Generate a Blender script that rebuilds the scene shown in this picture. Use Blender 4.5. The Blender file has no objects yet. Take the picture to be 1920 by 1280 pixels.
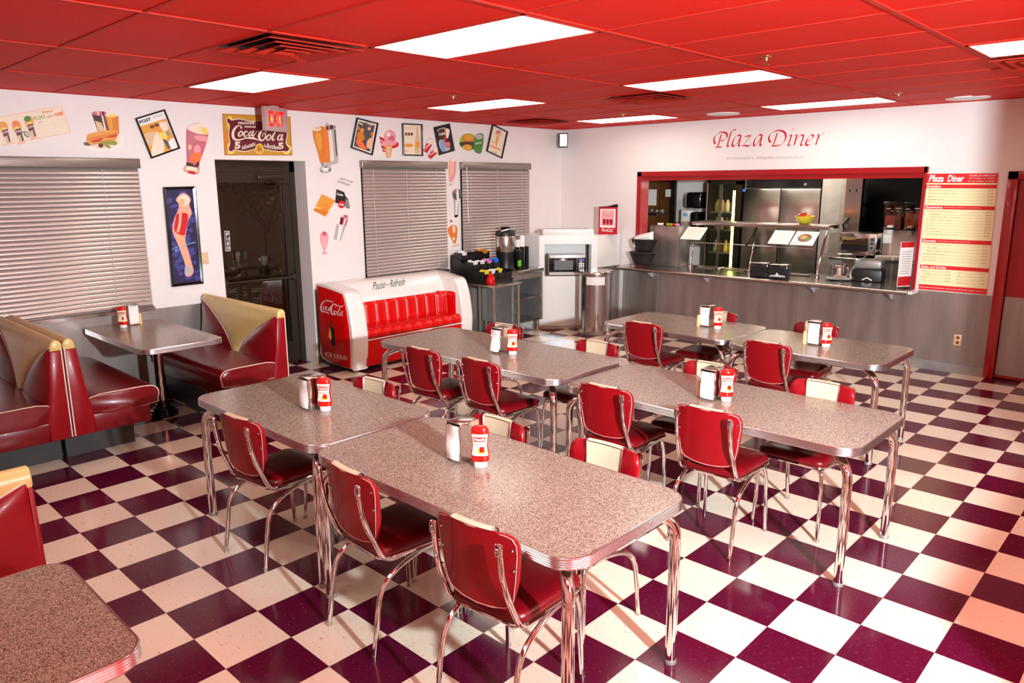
import bpy, bmesh, math, random
from mathutils import Matrix, Vector, Euler
R = math.radians
rnd = random.Random(7)
SC = bpy.context.scene
COL = SC.collection
# ------------------------------------------------------------------ camera (measured from the floor tiles)
FPX, YAW, PITCH, ROLL = 1392.85, -0.7594, -0.2090, -0.0066
CAM = Vector((1.8664, -3.6114, 1.9821))
_f = Vector((math.sin(YAW)*math.cos(PITCH), math.cos(YAW)*math.cos(PITCH), math.sin(PITCH)))
_r = Vector((math.cos(YAW), -math.sin(YAW), 0)); _u = _r.cross(_f)
CR = math.cos(ROLL)*_r + math.sin(ROLL)*_u
CU = -math.sin(ROLL)*_r + math.cos(ROLL)*_u
cd = bpy.data.cameras.new('camera'); cam = bpy.data.objects.new('camera', cd); COL.objects.link(cam)
cam.matrix_world = Matrix(((CR.x, CU.x, -_f.x, CAM.x), (CR.y, CU.y, -_f.y, CAM.y), (CR.z, CU.z, -_f.z, CAM.z), (0, 0, 0, 1)))
cd.sensor_width = 36; cd.lens = FPX/1920*36; cd.clip_start = .05; cd.clip_end = 100
SC.camera = cam
def ray(px, py): return CR*((px-960)/FPX) - CU*((py-640)/FPX) + _f
def W(px, py, ax, val):                       # photograph position -> point on an axis plane
    d = ray(px, py); t = (val-CAM[ax])/d[ax]; return CAM + d*t
def at(px, py, z): return W(px, py, 2, z)
XL, YR, H = -5.38, 5.11, 2.755                # window wall, counter wall, ceiling
TILE = .3048
# ------------------------------------------------------------------ materials
def lin(c): return tuple(((v/255)/12.92 if v/255 <= .04045 else ((v/255+.055)/1.055)**2.4) for v in c)
MATS = {}
def new_mat(name):
    m = bpy.data.materials.new(name); m.use_nodes = True
    nt = m.node_tree; b = nt.nodes['Principled BSDF']; MATS[name] = m
    return m, nt, b
def N(nt, t, **kw):
    n = nt.nodes.new(t)
    for k, v in kw.items():
        if k.startswith('i_'): n.inputs[int(k[2:]) if k[2:].isdigit() else k[2:].replace('_', ' ')].default_value = v
        else: setattr(n, k, v)
    return n
def pos(nt): return N(nt, 'ShaderNodeNewGeometry').outputs['Position']
def objco(nt): return N(nt, 'ShaderNodeTexCoord').outputs['Object']
def scaled(nt, src, s):
    n = N(nt, 'ShaderNodeMapping'); n.inputs['Scale'].default_value = s; nt.links.new(src, n.inputs['Vector']); return n.outputs[0]
def ramp(nt, src, stops, interp='LINEAR'):
    n = N(nt, 'ShaderNodeValToRGB'); e = n.color_ramp; e.interpolation = interp
    while len(e.elements) < len(stops): e.elements.new(.5)
    for el, (p, c) in zip(e.elements, stops): el.position = p; el.color = (*c, 1)
    nt.links.new(src, n.inputs[0]); return n.outputs[0]
def math_(nt, op, a, b=None):
    n = N(nt, 'ShaderNodeMath', operation=op)
    for i, v in enumerate((a, b)):
        if v is None: continue
        if isinstance(v, (int, float)): n.inputs[i].default_value = v
        else: nt.links.new(v, n.inputs[i])
    return n.outputs[0]
def mixc(nt, fac, a, b):
    n = N(nt, 'ShaderNodeMix', data_type='RGBA')
    for i, v in ((0, fac), (6, a), (7, b)):
        if isinstance(v, (int, float)): n.inputs[i].default_value = v
        elif isinstance(v, tuple): n.inputs[i].default_value = (*v, 1)
        else: nt.links.new(v, n.inputs[i])
    return n.outputs[2]
def P(name, rgb, rough=.5, metal=0., coat=0., var=.06, vs=30, bump=0., bs=200, stretch=(1, 1, 1), emit=0., spec=.5, trans=0., rgb2=None):
    m, nt, b = new_mat(name)
    c = lin(rgb); c2 = lin(rgb2) if rgb2 else tuple(v*(1-var) for v in c)
    co = objco(nt)
    nz = N(nt, 'ShaderNodeTexNoise', i_Scale=vs, i_Detail=3.); nt.links.new(scaled(nt, co, stretch), nz.inputs['Vector'])
    nt.links.new(ramp(nt, nz.outputs['Fac'], [(.3, c2), (.7, c)]), b.inputs['Base Color'])
    b.inputs['Roughness'].default_value = rough; b.inputs['Metallic'].default_value = metal
    b.inputs['Coat Weight'].default_value = coat; b.inputs['Coat Roughness'].default_value = .08
    b.inputs['Specular IOR Level'].default_value = spec
    if trans: b.inputs['Transmission Weight'].default_value = trans
    if emit:
        b.inputs['Emission Color'].default_value = (*c, 1); b.inputs['Emission Strength'].default_value = emit
    if bump:
        n2 = N(nt, 'ShaderNodeTexNoise', i_Scale=bs, i_Detail=2.); nt.links.new(scaled(nt, co, stretch), n2.inputs['Vector'])
        bp = N(nt, 'ShaderNodeBump', i_Strength=bump, i_Distance=.002); nt.links.new(n2.outputs['Fac'], bp.inputs['Height'])
        nt.links.new(bp.outputs[0], b.inputs['Normal'])
    return m
def M(name): return MATS[name]
P('white_paint', (238, 230, 226), .55, var=.03, vs=6, bump=.25, bs=160)
P('white_gloss', (240, 236, 230), .22, coat=.4, var=.03, vs=9)
P('ceiling_red', (232, 24, 6), .6, var=.12, vs=60, bump=.35, bs=260, spec=.2)
P('grid_red', (190, 44, 30), .6, var=.08, spec=.2)
P('red_trim', (165, 12, 20), .3, coat=.3, var=.1)
P('door_red', (165, 8, 18), .35, coat=.2, var=.05)
P('chrome', (232, 228, 226), .07, 1., var=.02)
P('alu', (205, 203, 205), .24, 1., var=.08, stretch=(1, 1, 60))
P('steel', (184, 174, 168), .34, .8, var=.3, vs=7, stretch=(1, 1, .18), bump=.06, bs=60)
P('steel_smooth', (200, 195, 190), .2, 1., var=.08, vs=10)
P('steel_dark', (168, 164, 160), .38, .55, var=.2, vs=8)
P('vinyl_red', (140, 6, 18), .32, spec=.35, coat=.05, var=.12, vs=14, bump=.08, bs=320)
P('vinyl_burgundy', (112, 6, 16), .3, spec=.4, coat=.06, var=.15, vs=12, bump=.08, bs=320)
P('vinyl_bright', (212, 5, 5), .28, spec=.3, coat=.04, var=.06, vs=10, bump=.05, bs=300)
P('vinyl_cream', (216, 196, 164), .35, coat=.15, var=.08, vs=20, bump=.08, bs=320)
P('vinyl_gold', (222, 194, 124), .32, coat=.15, var=.1, vs=9, bump=.06, bs=320)
P('piping_rose', (196, 140, 130), .3, var=.05)
P('piping_cream', (228, 206, 188), .4, var=.05)
P('plinth', (64, 60, 60), .5, var=.25, vs=12)
P('black', (20, 19, 20), .4, var=.2)
P('black_gloss', (14, 13, 14), .12, coat=.4, var=.2)
P('bronze', (74, 64, 54), .35, .8, var=.15)
P('blind', (194, 180, 173), .26, .5, var=.05, vs=4)
P('blind_rail', (150, 140, 133), .3, .7, var=.05)
P('cord', (214, 206, 198), .6)
P('white_paper', (246, 242, 238), .6, var=.02)
P('white_plastic', (240, 236, 230), .3, var=.02)
P('shaker_cream', (238, 196, 140), .4, var=.04)
P('ketchup', (206, 18, 10), .18, coat=.5, var=.05)
P('label_cream', (250, 238, 205), .4, var=.03)
P('label_red', (206, 40, 30), .4)
P('label_orange', (240, 170, 50), .4)
P('kitchen_gloom', (24, 22, 20), .5)  # dimness of the kitchen put into the colour
P('wood_brown', (112, 66, 26), .45, var=.35, vs=5, stretch=(6, 6, .4))
P('night_ground', (40, 36, 32), .8)
P('night_wall', (88, 74, 60), .8, var=.1)
P('bark', (70, 52, 36), .8, var=.3)
P('leaf', (70, 84, 26), .6, var=.4, vs=8)
P('silver_paint', (222, 220, 218), .3, .2, var=.04)
P('brass', (205, 170, 110), .25, 1.)
P('green_plastic', (96, 205, 30), .35)
P('orange_bit', (244, 150, 20), .4)
P('blue_bit', (30, 110, 220), .4)
P('pink_bit', (240, 140, 200), .4)
P('yellow_bit', (240, 215, 60), .4)
P('basket', (34, 26, 24), .55, var=.3, vs=90, stretch=(1, 1, .3))
P('fruit_orange', (240, 140, 20), .4, var=.15)
P('fruit_red', (196, 40, 30), .35, var=.3)
P('tube_light', (250, 246, 120), .5, emit=9.)
P('slush_red', (150, 50, 44), .25)
P('slush_orange', (215, 100, 30), .25)
P('exit_grey', (206, 176, 172), .4, .3)
P('exit_red', (240, 24, 14), .4, emit=.55)
P('exit_glow', (255, 190, 30), .4, emit=1.2)
# flat print colours
INK = dict(white=(246, 240, 234), cream=(244, 226, 200), tan=(226, 190, 150), orange=(224, 128, 40), amber=(232, 160, 60), brown=(122, 62, 34), choc=(72, 36, 26),
  red=(206, 22, 34), crimson=(196, 16, 44), pink=(240, 158, 164), rose=(206, 110, 122), mauve=(196, 120, 130), green=(70, 130, 40), olive=(150, 150, 40),
  lime=(150, 190, 50), dgreen=(24, 84, 40), yellow=(246, 216, 96), gold=(206, 150, 50), blue=(60, 70, 150), navy=(34, 30, 74), violet=(74, 62, 140), sky=(120, 170, 220),
  black=(22, 20, 22), grey=(150, 146, 146), silver=(188, 182, 180), dgrey=(86, 82, 84), maroon=(104, 14, 36), skin=(242, 176, 138), blonde=(248, 226, 190),
  menured=(222, 24, 26), menucream=(250, 238, 186), menutext=(128, 108, 66), ochre=(190, 130, 44), peach=(244, 190, 150), logo=(204, 10, 44), greyscript=(176, 164, 162),
  signgreen=(30, 92, 60), flame=(250, 120, 60))
for k, v in INK.items(): P('ink_'+k, v, .45, var=.05, vs=40)
def _floor():
    m, nt, b = new_mat('floor_tiles'); L = nt.links.new
    p = pos(nt); s = N(nt, 'ShaderNodeSeparateXYZ'); L(p, s.inputs[0])
    u = math_(nt, 'DIVIDE', s.outputs[0], TILE); v = math_(nt, 'DIVIDE', s.outputs[1], TILE)
    par = math_(nt, 'FLOORED_MODULO', math_(nt, 'ADD', math_(nt, 'FLOOR', u), math_(nt, 'FLOOR', v)), 2.)   # 1 = burgundy
    def fleck(sc, lo, hi, seed):
        mp = N(nt, 'ShaderNodeMapping'); mp.inputs['Scale'].default_value = sc; mp.inputs['Location'].default_value = (seed, seed, 0); L(p, mp.inputs[0])
        n = N(nt, 'ShaderNodeTexNoise', i_Scale=1., i_Detail=2.); L(mp.outputs[0], n.inputs['Vector'])
        return ramp(nt, n.outputs['Fac'], [(lo, (0, 0, 0)), (hi, (1, 1, 1))])
    fa = fleck((28, 95, 1), .66, .70, 3.); fb = fleck((60, 150, 1), .66, .72, 9.); fc = fleck((150, 22, 1), .62, .8, 5.)
    fd = fleck((2.2, 2.2, 1), .3, .7, 1.)
    light = mixc(nt, math_(nt, 'MULTIPLY', fa, .8), lin((232, 218, 196)), lin((200, 128, 94)))
    light = mixc(nt, math_(nt, 'MULTIPLY', fb, .5), light, lin((206, 160, 120)))
    dark = mixc(nt, math_(nt, 'MULTIPLY', fc, .5), lin((84, 12, 44)), lin((120, 34, 72)))
    dark = mixc(nt, math_(nt, 'MULTIPLY', fd, .3), dark, lin((64, 10, 32)))
    dark = mixc(nt, math_(nt, 'MULTIPLY', fb, .35), dark, lin((190, 130, 150)))
    base = mixc(nt, par, light, dark)
    du = math_(nt, 'ABSOLUTE', math_(nt, 'SUBTRACT', math_(nt, 'FRACT', u), .5)); dv = math_(nt, 'ABSOLUTE', math_(nt, 'SUBTRACT', math_(nt, 'FRACT', v), .5))
    seam = math_(nt, 'GREATER_THAN', math_(nt, 'MAXIMUM', du, dv), .4965)
    base = mixc(nt, math_(nt, 'MULTIPLY', seam, .6), base, lin((60, 30, 34)))
    L(base, b.inputs['Base Color'])
    L(ramp(nt, fd, [(0, (.10,)*3), (1, (.17,)*3)]), b.inputs['Roughness'])
    b.inputs['Specular IOR Level'].default_value = .34
_floor()
def _laminate():
    m, nt, b = new_mat('laminate'); L = nt.links.new
    co = objco(nt); v = N(nt, 'ShaderNodeTexVoronoi', i_Scale=340.); L(co, v.inputs['Vector'])
    s = N(nt, 'ShaderNodeSeparateColor'); L(v.outputs['Color'], s.inputs[0])
    c = ramp(nt, s.outputs[0], [(0, lin((72, 60, 51))), (.17, lin((118, 105, 91))), (.42, lin((152, 138, 123))), (.72, lin((178, 164, 150)))], 'CONSTANT')
    n = N(nt, 'ShaderNodeTexNoise', i_Scale=70., i_Detail=2.); L(co, n.inputs['Vector'])
    c = mixc(nt, ramp(nt, n.outputs['Fac'], [(.35, (0, 0, 0)), (.75, (.35,)*3)]), c, lin((114, 100, 87)))
    L(c, b.inputs['Base Color']); b.inputs['Roughness'].default_value = .2; b.inputs['Specular IOR Level'].default_value = .3
_laminate()
def _glass(name, col, rough=0., alpha=.12):
    m, nt, b = new_mat(name); L = nt.links.new
    out = nt.nodes['Material Output']; tr = N(nt, 'ShaderNodeBsdfTransparent', i_0=(*col, 1)); gl = N(nt, 'ShaderNodeBsdfGlossy', i_Roughness=rough)
    fr = N(nt, 'ShaderNodeFresnel', i_IOR=1.5); mx = N(nt, 'ShaderNodeMixShader')
    L(math_(nt, 'MINIMUM', math_(nt, 'ADD', fr.outputs[0], alpha), 1.), mx.inputs[0]); L(tr.outputs[0], mx.inputs[1]); L(gl.outputs[0], mx.inputs[2]); L(mx.outputs[0], out.inputs[0])
_glass('glass_clear', (.94, .96, .94), 0., .02)
_glass('glass_dark', (.55, .50, .42), 0., .04)
def _lamp():
    m, nt, b = new_mat('diffuser')
    co = objco(nt); n = N(nt, 'ShaderNodeTexNoise', i_Scale=160.); nt.links.new(co, n.inputs['Vector'])
    nt.links.new(ramp(nt, n.outputs['Fac'], [(.3, (1, .91, .78)), (.7, (1, .93, .82))]), b.inputs['Emission Color'])
    b.inputs['Emission Strength'].default_value = LAMP
    b.inputs['Base Color'].default_value = (.8, .8, .8, 1)
LAMP = 7.2
_lamp()
# ------------------------------------------------------------------ mesh builder
class MB:
    def __init__(s): s.v = []; s.f = []; s.m = []; s.M = None
    def add(s, vs, fs, m=0):
        o = len(s.v)
        for p in vs:
            p = Vector(p); s.v.append(s.M @ p if s.M else p)
        for f in fs: s.f.append(tuple(i+o for i in f)); s.m.append(m)
        return s
    def box(s, x0, x1, y0, y1, z0, z1, m=0):
        vs = [(x, y, z) for x in (x0, x1) for y in (y0, y1) for z in (z0, z1)]
        return s.add(vs, [(0, 1, 3, 2), (4, 6, 7, 5), (0, 4, 5, 1), (2, 3, 7, 6), (0, 2, 6, 4), (1, 5, 7, 3)], m)
    def frm(s, bm, m=0):
        bm.verts.index_update(); r = s.add([v.co.copy() for v in bm.verts], [[v.index for v in f.verts] for f in bm.faces], m); bm.free(); return r
    def rbox(s, x0, x1, y0, y1, z0, z1, r=.01, seg=3, m=0):
        bm = bmesh.new(); bmesh.ops.create_cube(bm, size=1)
        for v in bm.verts: v.co = Vector(((x0+x1)/2+v.co.x*(x1-x0), (y0+y1)/2+v.co.y*(y1-y0), (z0+z1)/2+v.co.z*(z1-z0)))
        bmesh.ops.bevel(bm, geom=list(bm.edges), offset=r, segments=seg, profile=.5, affect='EDGES', clamp_overlap=True)
        return s.frm(bm, m)
    def tube(s, pts, r=.01, n=10, m=0, closed=False, flat=None, up=None):
        pts = [Vector(p) for p in pts]; k = len(pts); rs = r if isinstance(r, (list, tuple)) else [r]*k
        vs = []; fs = []; prev = None
        for i, p in enumerate(pts):
            a = pts[(i-1) % k] if (i or closed) else p; b = pts[(i+1) % k] if (i < k-1 or closed) else p
            t = (b-a).normalized() if (b-a).length > 1e-9 else Vector((0, 0, 1))
            if prev is None:
                h = Vector(up) if up else (Vector((0, 0, 1)) if abs(t.z) < .9 else Vector((1, 0, 0)))
                nrm = (h - t*h.dot(t)).normalized()
            else: nrm = (prev - t*prev.dot(t)).normalized()
            prev = nrm; bn = t.cross(nrm)
            fl = flat[i] if flat else 1.
            for j in range(n):
                q = 2*math.pi*j/n; vs.append(p + nrm*(rs[i]*math.cos(q)) + bn*(rs[i]*fl*math.sin(q)))
        for i in range(k if closed else k-1):
            for j in range(n):
                a = i*n+j; b = i*n+(j+1) % n; c = ((i+1) % k)*n+(j+1) % n; d = ((i+1) % k)*n+j; fs.append((a, b, c, d))
        if not closed: fs.append(tuple(range(n))[::-1]); fs.append(tuple(range((k-1)*n, k*n)))
        return s.add(vs, fs, m)
    def lathe(s, prof, c=(0, 0, 0), n=24, m=0, ax=None, ex=1., ey=1.):
        vs = []; fs = []; k = len(prof); q = ax or Matrix.Identity(3)
        for r_, z in prof:
            for j in range(n):
                t = 2*math.pi*j/n; vs.append(Vector(c) + q @ Vector((r_*ex*math.cos(t), r_*ey*math.sin(t), z)))
        for i in range(k-1):
            for j in range(n): fs.append((i*n+j, i*n+(j+1) % n, (i+1)*n+(j+1) % n, (i+1)*n+j))
        fs.append(tuple(range(n))[::-1]); fs.append(tuple(range((k-1)*n, k*n)))
        return s.add(vs, fs, m)
    def loft(s, rings, m=0, caps=True, closed=True):
        n = len(rings[0]); vs = [p for r_ in rings for p in r_]; fs = []
        for i in range(len(rings)-1):
            for j in range(n if closed else n-1): fs.append((i*n+j, i*n+(j+1) % n, (i+1)*n+(j+1) % n, (i+1)*n+j))
        if caps: fs.append(tuple(range(n))[::-1]); fs.append(tuple(range((len(rings)-1)*n, len(rings)*n)))
        return s.add(vs, fs, m)
    def prism(s, poly, d0, d1, fn, m=0):
        n = len(poly); vs = [fn(u, v, d0) for u, v in poly]+[fn(u, v, d1) for u, v in poly]
        return s.add(vs, [tuple(range(n))[::-1], tuple(range(n, 2*n))]+[(i, (i+1) % n, n+(i+1) % n, n+i) for i in range(n)], m)
    def grid(s, fn, nu, nv, m=0):
        vs = [fn(i/nu, j/nv) for i in range(nu+1) for j in range(nv+1)]
        return s.add(vs, [(i*(nv+1)+j, (i+1)*(nv+1)+j, (i+1)*(nv+1)+j+1, i*(nv+1)+j+1) for i in range(nu) for j in range(nv)], m)
    def ball(s, c, r, n=12, m=0):
        r = r if isinstance(r, (tuple, list)) else (r, r, r)
        vs = []; k = n//2
        for i in range(k+1):
            a = math.pi*i/k
            for j in range(n): b = 2*math.pi*j/n; vs.append((c[0]+r[0]*math.sin(a)*math.cos(b), c[1]+r[1]*math.sin(a)*math.sin(b), c[2]+r[2]*math.cos(a)))
        return s.add(vs, [(i*n+j, i*n+(j+1) % n, (i+1)*n+(j+1) % n, (i+1)*n+j) for i in range(k) for j in range(n)], m)
    def poly(s, pts, m=0): return s.add(pts, [tuple(range(len(pts)))], m)
    def build(s, name, mats, parent=None, ang=38, recalc=True):
        me = bpy.data.meshes.new(name); me.from_pydata([tuple(v) for v in s.v], [], s.f)
        bm = bmesh.new(); bm.from_mesh(me); bm.faces.ensure_lookup_table()
        for f, i in zip(bm.faces, s.m): f.material_index = i; f.smooth = ang > 0
        if recalc:
            bmesh.ops.remove_doubles(bm, verts=bm.verts, dist=1e-6); bmesh.ops.recalc_face_normals(bm, faces=bm.faces)
        bm.to_mesh(me); bm.free()
        if ang > 0: me.set_sharp_from_angle(angle=R(ang))
        for t in (mats if isinstance(mats, (list, tuple)) else [mats]): me.materials.append(M(t))
        o = bpy.data.objects.new(name, me); COL.objects.link(o)
        if parent:
            o.parent = parent
            if parent.get('_w') is not None:
                r_ = parent
                while r_.parent: r_ = r_.parent
                o.location = -r_.location if parent is r_ else Vector((0, 0, 0))
        return o
def tag(o, label, cat, group=None, kind=None):
    if label: o['label'] = label
    if cat: o['category'] = cat
    if group: o['group'] = group
    if kind: o['kind'] = kind
    return o
def thing(name, label, cat, loc=(0, 0, 0), rz=0, group=None, world=False):
    o = bpy.data.objects.new(name, None); o.empty_display_size = .1; COL.objects.link(o)
    o.location = loc; o.rotation_euler = (0, 0, rz); tag(o, label, cat, group)
    if world: o['_w'] = 1
    return o
def sub(o, parent):                              # make a world-space child mesh hang on a part that already sits in world space
    o.parent = parent; o.location = (0, 0, 0); return o
def structure(o, label=None):
    o['kind'] = 'structure'
    if label: o['label'] = label
    return o
def dup(root, loc, rz, label=None, group=None):
    r_ = root.copy(); COL.objects.link(r_); r_.location = loc; r_.rotation_euler = (0, 0, rz)
    if label: r_['label'] = label
    if group: r_['group'] = group
    for ch in list(root.children):
        c = ch.copy(); COL.objects.link(c); c.parent = r_
        for g in list(ch.children):
            d = g.copy(); COL.objects.link(d); d.parent = c
    return r_
def crom(pts, n=6, closed=False):
    pts = [tuple(p) for p in pts]; k = len(pts); out = []
    for i in range(k if closed else k-1):
        g = [pts[(i+j) % k] if closed else pts[min(max(i+j, 0), k-1)] for j in (-1, 0, 1, 2)]
        for q in range(n):
            t = q/n; out.append(tuple(.5*(2*b+(c-a)*t+(2*a-5*b+4*c-d)*t*t+(3*b-a-3*c+d)*t**3) for a, b, c, d in zip(*g)))
    if not closed: out.append(pts[-1])
    return out
def fillet(pts, r=.05, n=6):                     # polyline with rounded corners
    pts = [Vector(p) for p in pts]; out = [pts[0]]
    for a, b, c in zip(pts, pts[1:], pts[2:]):
        l = min(r, (a-b).length*.49, (c-b).length*.49); p = b+(a-b).normalized()*l; q = b+(c-b).normalized()*l
        for i in range(n+1): t = i/n; out.append(p*(1-t)**2+b*2*t*(1-t)+q*t*t)
    return out+[pts[-1]]
def rrect(x0, x1, y0, y1, r, n=6):
    out = []
    for cx, cy, a in ((x1-r, y1-r, 0), (x0+r, y1-r, 90), (x0+r, y0+r, 180), (x1-r, y0+r, 270)):
        for i in range(n+1): t = R(a+90*i/n); out.append((cx+r*math.cos(t), cy+r*math.sin(t)))
    return out
# ------------------------------------------------------------------ text and flat art
_TXT = {}
def text_mesh(s, shear=0., bold=0.):
    k = (s, shear, bold)
    if k not in _TXT:
        cu = bpy.data.curves.new('lettering', 'FONT'); cu.body = s; cu.shear = shear; cu.offset = bold; cu.resolution_u = 3
        o = bpy.data.objects.new('lettering', cu); COL.objects.link(o)
        dg = bpy.context.evaluated_depsgraph_get(); me = bpy.data.meshes.new_from_object(o.evaluated_get(dg))
        vs = [v.co.copy() for v in me.vertices]; fs = [tuple(p.vertices) for p in me.polygons]
        bpy.data.objects.remove(o); bpy.data.curves.remove(cu); bpy.data.meshes.remove(me)
        xs = [v.x for v in vs]; ys = [v.y for v in vs]
        x0, x1, y0, y1 = min(xs), max(xs), min(ys), max(ys)
        _TXT[k] = ([((v.x-x0)/(x1-x0), (v.y-y0)/(y1-y0)) for v in vs], fs)
    return _TXT[k]
class Art:
    """Flat print or lettering on a plane. fn(px,py,h) -> point at height h off the plane."""
    def __init__(s, fn, o=(0, 0), sc=1., h0=.002): s.fn = fn; s.o = o; s.s = sc; s.mb = MB(); s.mats = []; s.h = h0
    def px(s, p): return (s.o[0]+p[0]*s.s, s.o[1]+p[1]*s.s)
    def mi(s, c):
        if c not in s.mats: s.mats.append(c)
        return s.mats.index(c)
    def pt(s, p, h=None): x, y = s.px(p); return s.fn(x, y, s.h if h is None else h)
    def base(s, c, pts, th=.002, smooth=False):
        if smooth: pts = crom(pts, 5, True)
        a = [s.pt(p, .0004) for p in pts]; b = [s.pt(p, th) for p in pts]; n = len(pts); i = s.mi(c)
        s.mb.add(a+b, [tuple(range(n))[::-1], tuple(range(n, 2*n))]+[(k, (k+1) % n, n+(k+1) % n, n+k) for k in range(n)], i); s.h = th+.0006; return s
    def shape(s, c, pts, smooth=False):
        if smooth: pts = crom(pts, 5, True)
        s.mb.poly([s.pt(p) for p in pts], s.mi(c)); s.h += .0004; return s
    def oval(s, c, x, y, rx, ry, n=20, rot=0):
        cr, sr = math.cos(R(rot)), math.sin(R(rot))
        return s.shape(c, [(x+rx*math.cos(2*math.pi*i/n)*cr-ry*math.sin(2*math.pi*i/n)*sr, y+rx*math.cos(2*math.pi*i/n)*sr+ry*math.sin(2*math.pi*i/n)*cr) for i in range(n)])
    def stroke(s, c, pts, w, n=5, smooth=True):
        pts = [(*p, w) if len(p) == 2 else p for p in pts]; pts = crom(pts, n) if smooth and len(pts) > 2 else pts
        a = []; b = []
        for i, p in enumerate(pts):
            q0 = pts[max(i-1, 0)]; q1 = pts[min(i+1, len(pts)-1)]; dx, dy = q1[0]-q0[0], q1[1]-q0[1]; l = math.hypot(dx, dy) or 1
            a.append((p[0]-dy/l*p[2]/2, p[1]+dx/l*p[2]/2)); b.append((p[0]+dy/l*p[2]/2, p[1]-dx/l*p[2]/2))
        k = len(pts); s.mb.add([s.pt(p) for p in a+b], [(i, i+1, k+i+1, k+i) for i in range(k-1)], s.mi(c)); s.h += .00003; return s
    def nib(s, c, pts, v=(11.5, -9.5), n=7, t=4):
        pts = crom(pts, n) if len(pts) > 2 else pts
        k = len(pts); i = s.mi(c)
        s.mb.add([s.pt((p[0]-v[0], p[1]-v[1])) for p in pts]+[s.pt((p[0]+v[0], p[1]+v[1])) for p in pts], [(j, j+1, k+j+1, k+j) for j in range(k-1)], i)
        s.h += .00003; s.stroke(c, [(p[0], p[1]) for p in pts], t, smooth=False); return s
    def text(s, c, st, bl, br, tl, shear=0., bold=0.):
        uv, fs = text_mesh(st, shear, bold); i = s.mi(c)
        s.mb.add([s.pt((bl[0]+(br[0]-bl[0])*u+(tl[0]-bl[0])*v, bl[1]+(br[1]-bl[1])*u+(tl[1]-bl[1])*v)) for u, v in uv], fs, i); s.h += .0003; return s
    def line(s, c, st, x0, x1, y, hh, y1=None, shear=0., bold=0.):          # level text, baseline y..y1, letter height hh
        y1 = y if y1 is None else y1; return s.text(c, st, (x0, y), (x1, y1), (x0, y-hh), shear, bold)
    def done(s, name, parent=None): return s.mb.build(name, s.mats, parent, ang=0, recalc=False)
def on_left(px, py, h): p = W(px, py, 0, XL); return Vector((XL+h, p.y, p.z))
def on_back(px, py, h): p = W(px, py, 1, YR); return Vector((p.x, YR-h, p.z))
COKE = [[(150, 270, 8), (130, 262, 12), (102, 300, 17), (88, 360, 19), (104, 405, 16), (150, 410, 11), (182, 424, 12), (210, 436, 6)],
  [(140, 330, 9), (120, 355, 10), (126, 382, 9), (147, 374, 8), (155, 345, 8), (140, 330, 7)], [(186, 342, 6), (168, 348, 9), (160, 376, 10), (176, 392, 7), (194, 374, 4)],
  [(214, 346, 8), (198, 366, 9), (200, 392, 8), (214, 384, 7), (222, 350, 7)], [(223, 346, 9), (219, 384, 9), (236, 392, 4)], [(222, 330, 6), (240, 334, 6)],
  [(298, 345, 7), (300, 312, 9), (270, 300, 13), (240, 340, 18), (234, 400, 19), (250, 446, 16), (276, 430, 11), (271, 380, 8)], [(270, 300, 8), (330, 322, 11), (380, 336, 11), (408, 318, 5)],
  [(300, 395, 8), (282, 416, 9), (286, 450, 9), (306, 440, 8), (312, 410, 8), (300, 395, 7)], [(372, 336, 7), (345, 380, 11), (326, 430, 12), (336, 462, 8), (354, 436, 4)],
  [(386, 405, 8), (362, 426, 9), (361, 460, 9), (381, 454, 8), (393, 415, 8)], [(398, 400, 9), (385, 450, 10), (400, 472, 5)]]
def coke(a, c, bl, br, tl):                     # the drink's script wordmark fitted into a slanted box
    for st in COKE:
        q = []
        for x, y, w in st:
            u, v = (x-85)/325, (478-y)/218
            q.append((bl[0]+(br[0]-bl[0])*u+(tl[0]-bl[0])*v, bl[1]+(br[1]-bl[1])*u+(tl[1]-bl[1])*v, w/325*math.hypot(br[0]-bl[0], br[1]-bl[1])))
        a.stroke(c, q, 1)
STROBE = 2600.
# ------------------------------------------------------------------ the room
def wall_cells(mb, u0, u1, z0, z1, holes, fn):
    us = sorted({u0, u1}|{q for h_ in holes for q in h_[:2]}); zs = sorted({z0, z1}|{q for h_ in holes for q in h_[2:]})
    for a, b in zip(us, us[1:]):
        for c, d in zip(zs, zs[1:]):
            if any(h_[0] <= a+1e-6 and b-1e-6 <= h_[1] and h_[2] <= c+1e-6 and d-1e-6 <= h_[3] for h_ in holes): continue
            fn(mb, a, b, c, d)
YF, XR = -4.45, 5.0
mb = MB(); mb.box(XL-.3, XR, YF, 5.4, -.05, 0); structure(mb.build('floor', 'floor_tiles', ang=0))
mb = MB(); mb.box(XL, XR, YF, YR, H, H+.05); structure(mb.build('ceiling', 'ceiling_red', ang=0))
WIN = [(-3.3, -.915, .87, 2.215), (1.525, 2.805, .89, 2.245), (3.07, 4.375, .9, 2.25)]
DOOR = (-.185, .815, 0, 2.235)
mb = MB(); wall_cells(mb, YF, YR+.15, 0, H, WIN+[DOOR], lambda m, a, b, c, d: m.box(XL-.32, XL, a, b, c, d)); structure(mb.build('wall_left', 'white_paint', ang=0))
OPEN = (-4.0, -.45, .815, 2.10); RDOOR = (.36, 1.28, 0, 2.0)
mb = MB(); wall_cells(mb, XL-.2, XR, 0, H, [OPEN, RDOOR], lambda m, a, b, c, d: m.box(a, b, YR, YR+.15, c, d)); structure(mb.build('wall_back', 'white_paint', ang=0))
mb = MB(); mb.box(XR, XR+.15, YF, YR, 0, H); structure(mb.build('wall_right', 'white_paint', ang=0))
mb = MB(); mb.box(XL, XR, YF-.15, YF, 0, H); structure(mb.build('wall_front', 'white_paint', ang=0))
mb = MB(); mb.box(2.32, XR, .02, YR, 0, H); structure(mb.build('wall_partition', 'white_paint', ang=0))
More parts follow.
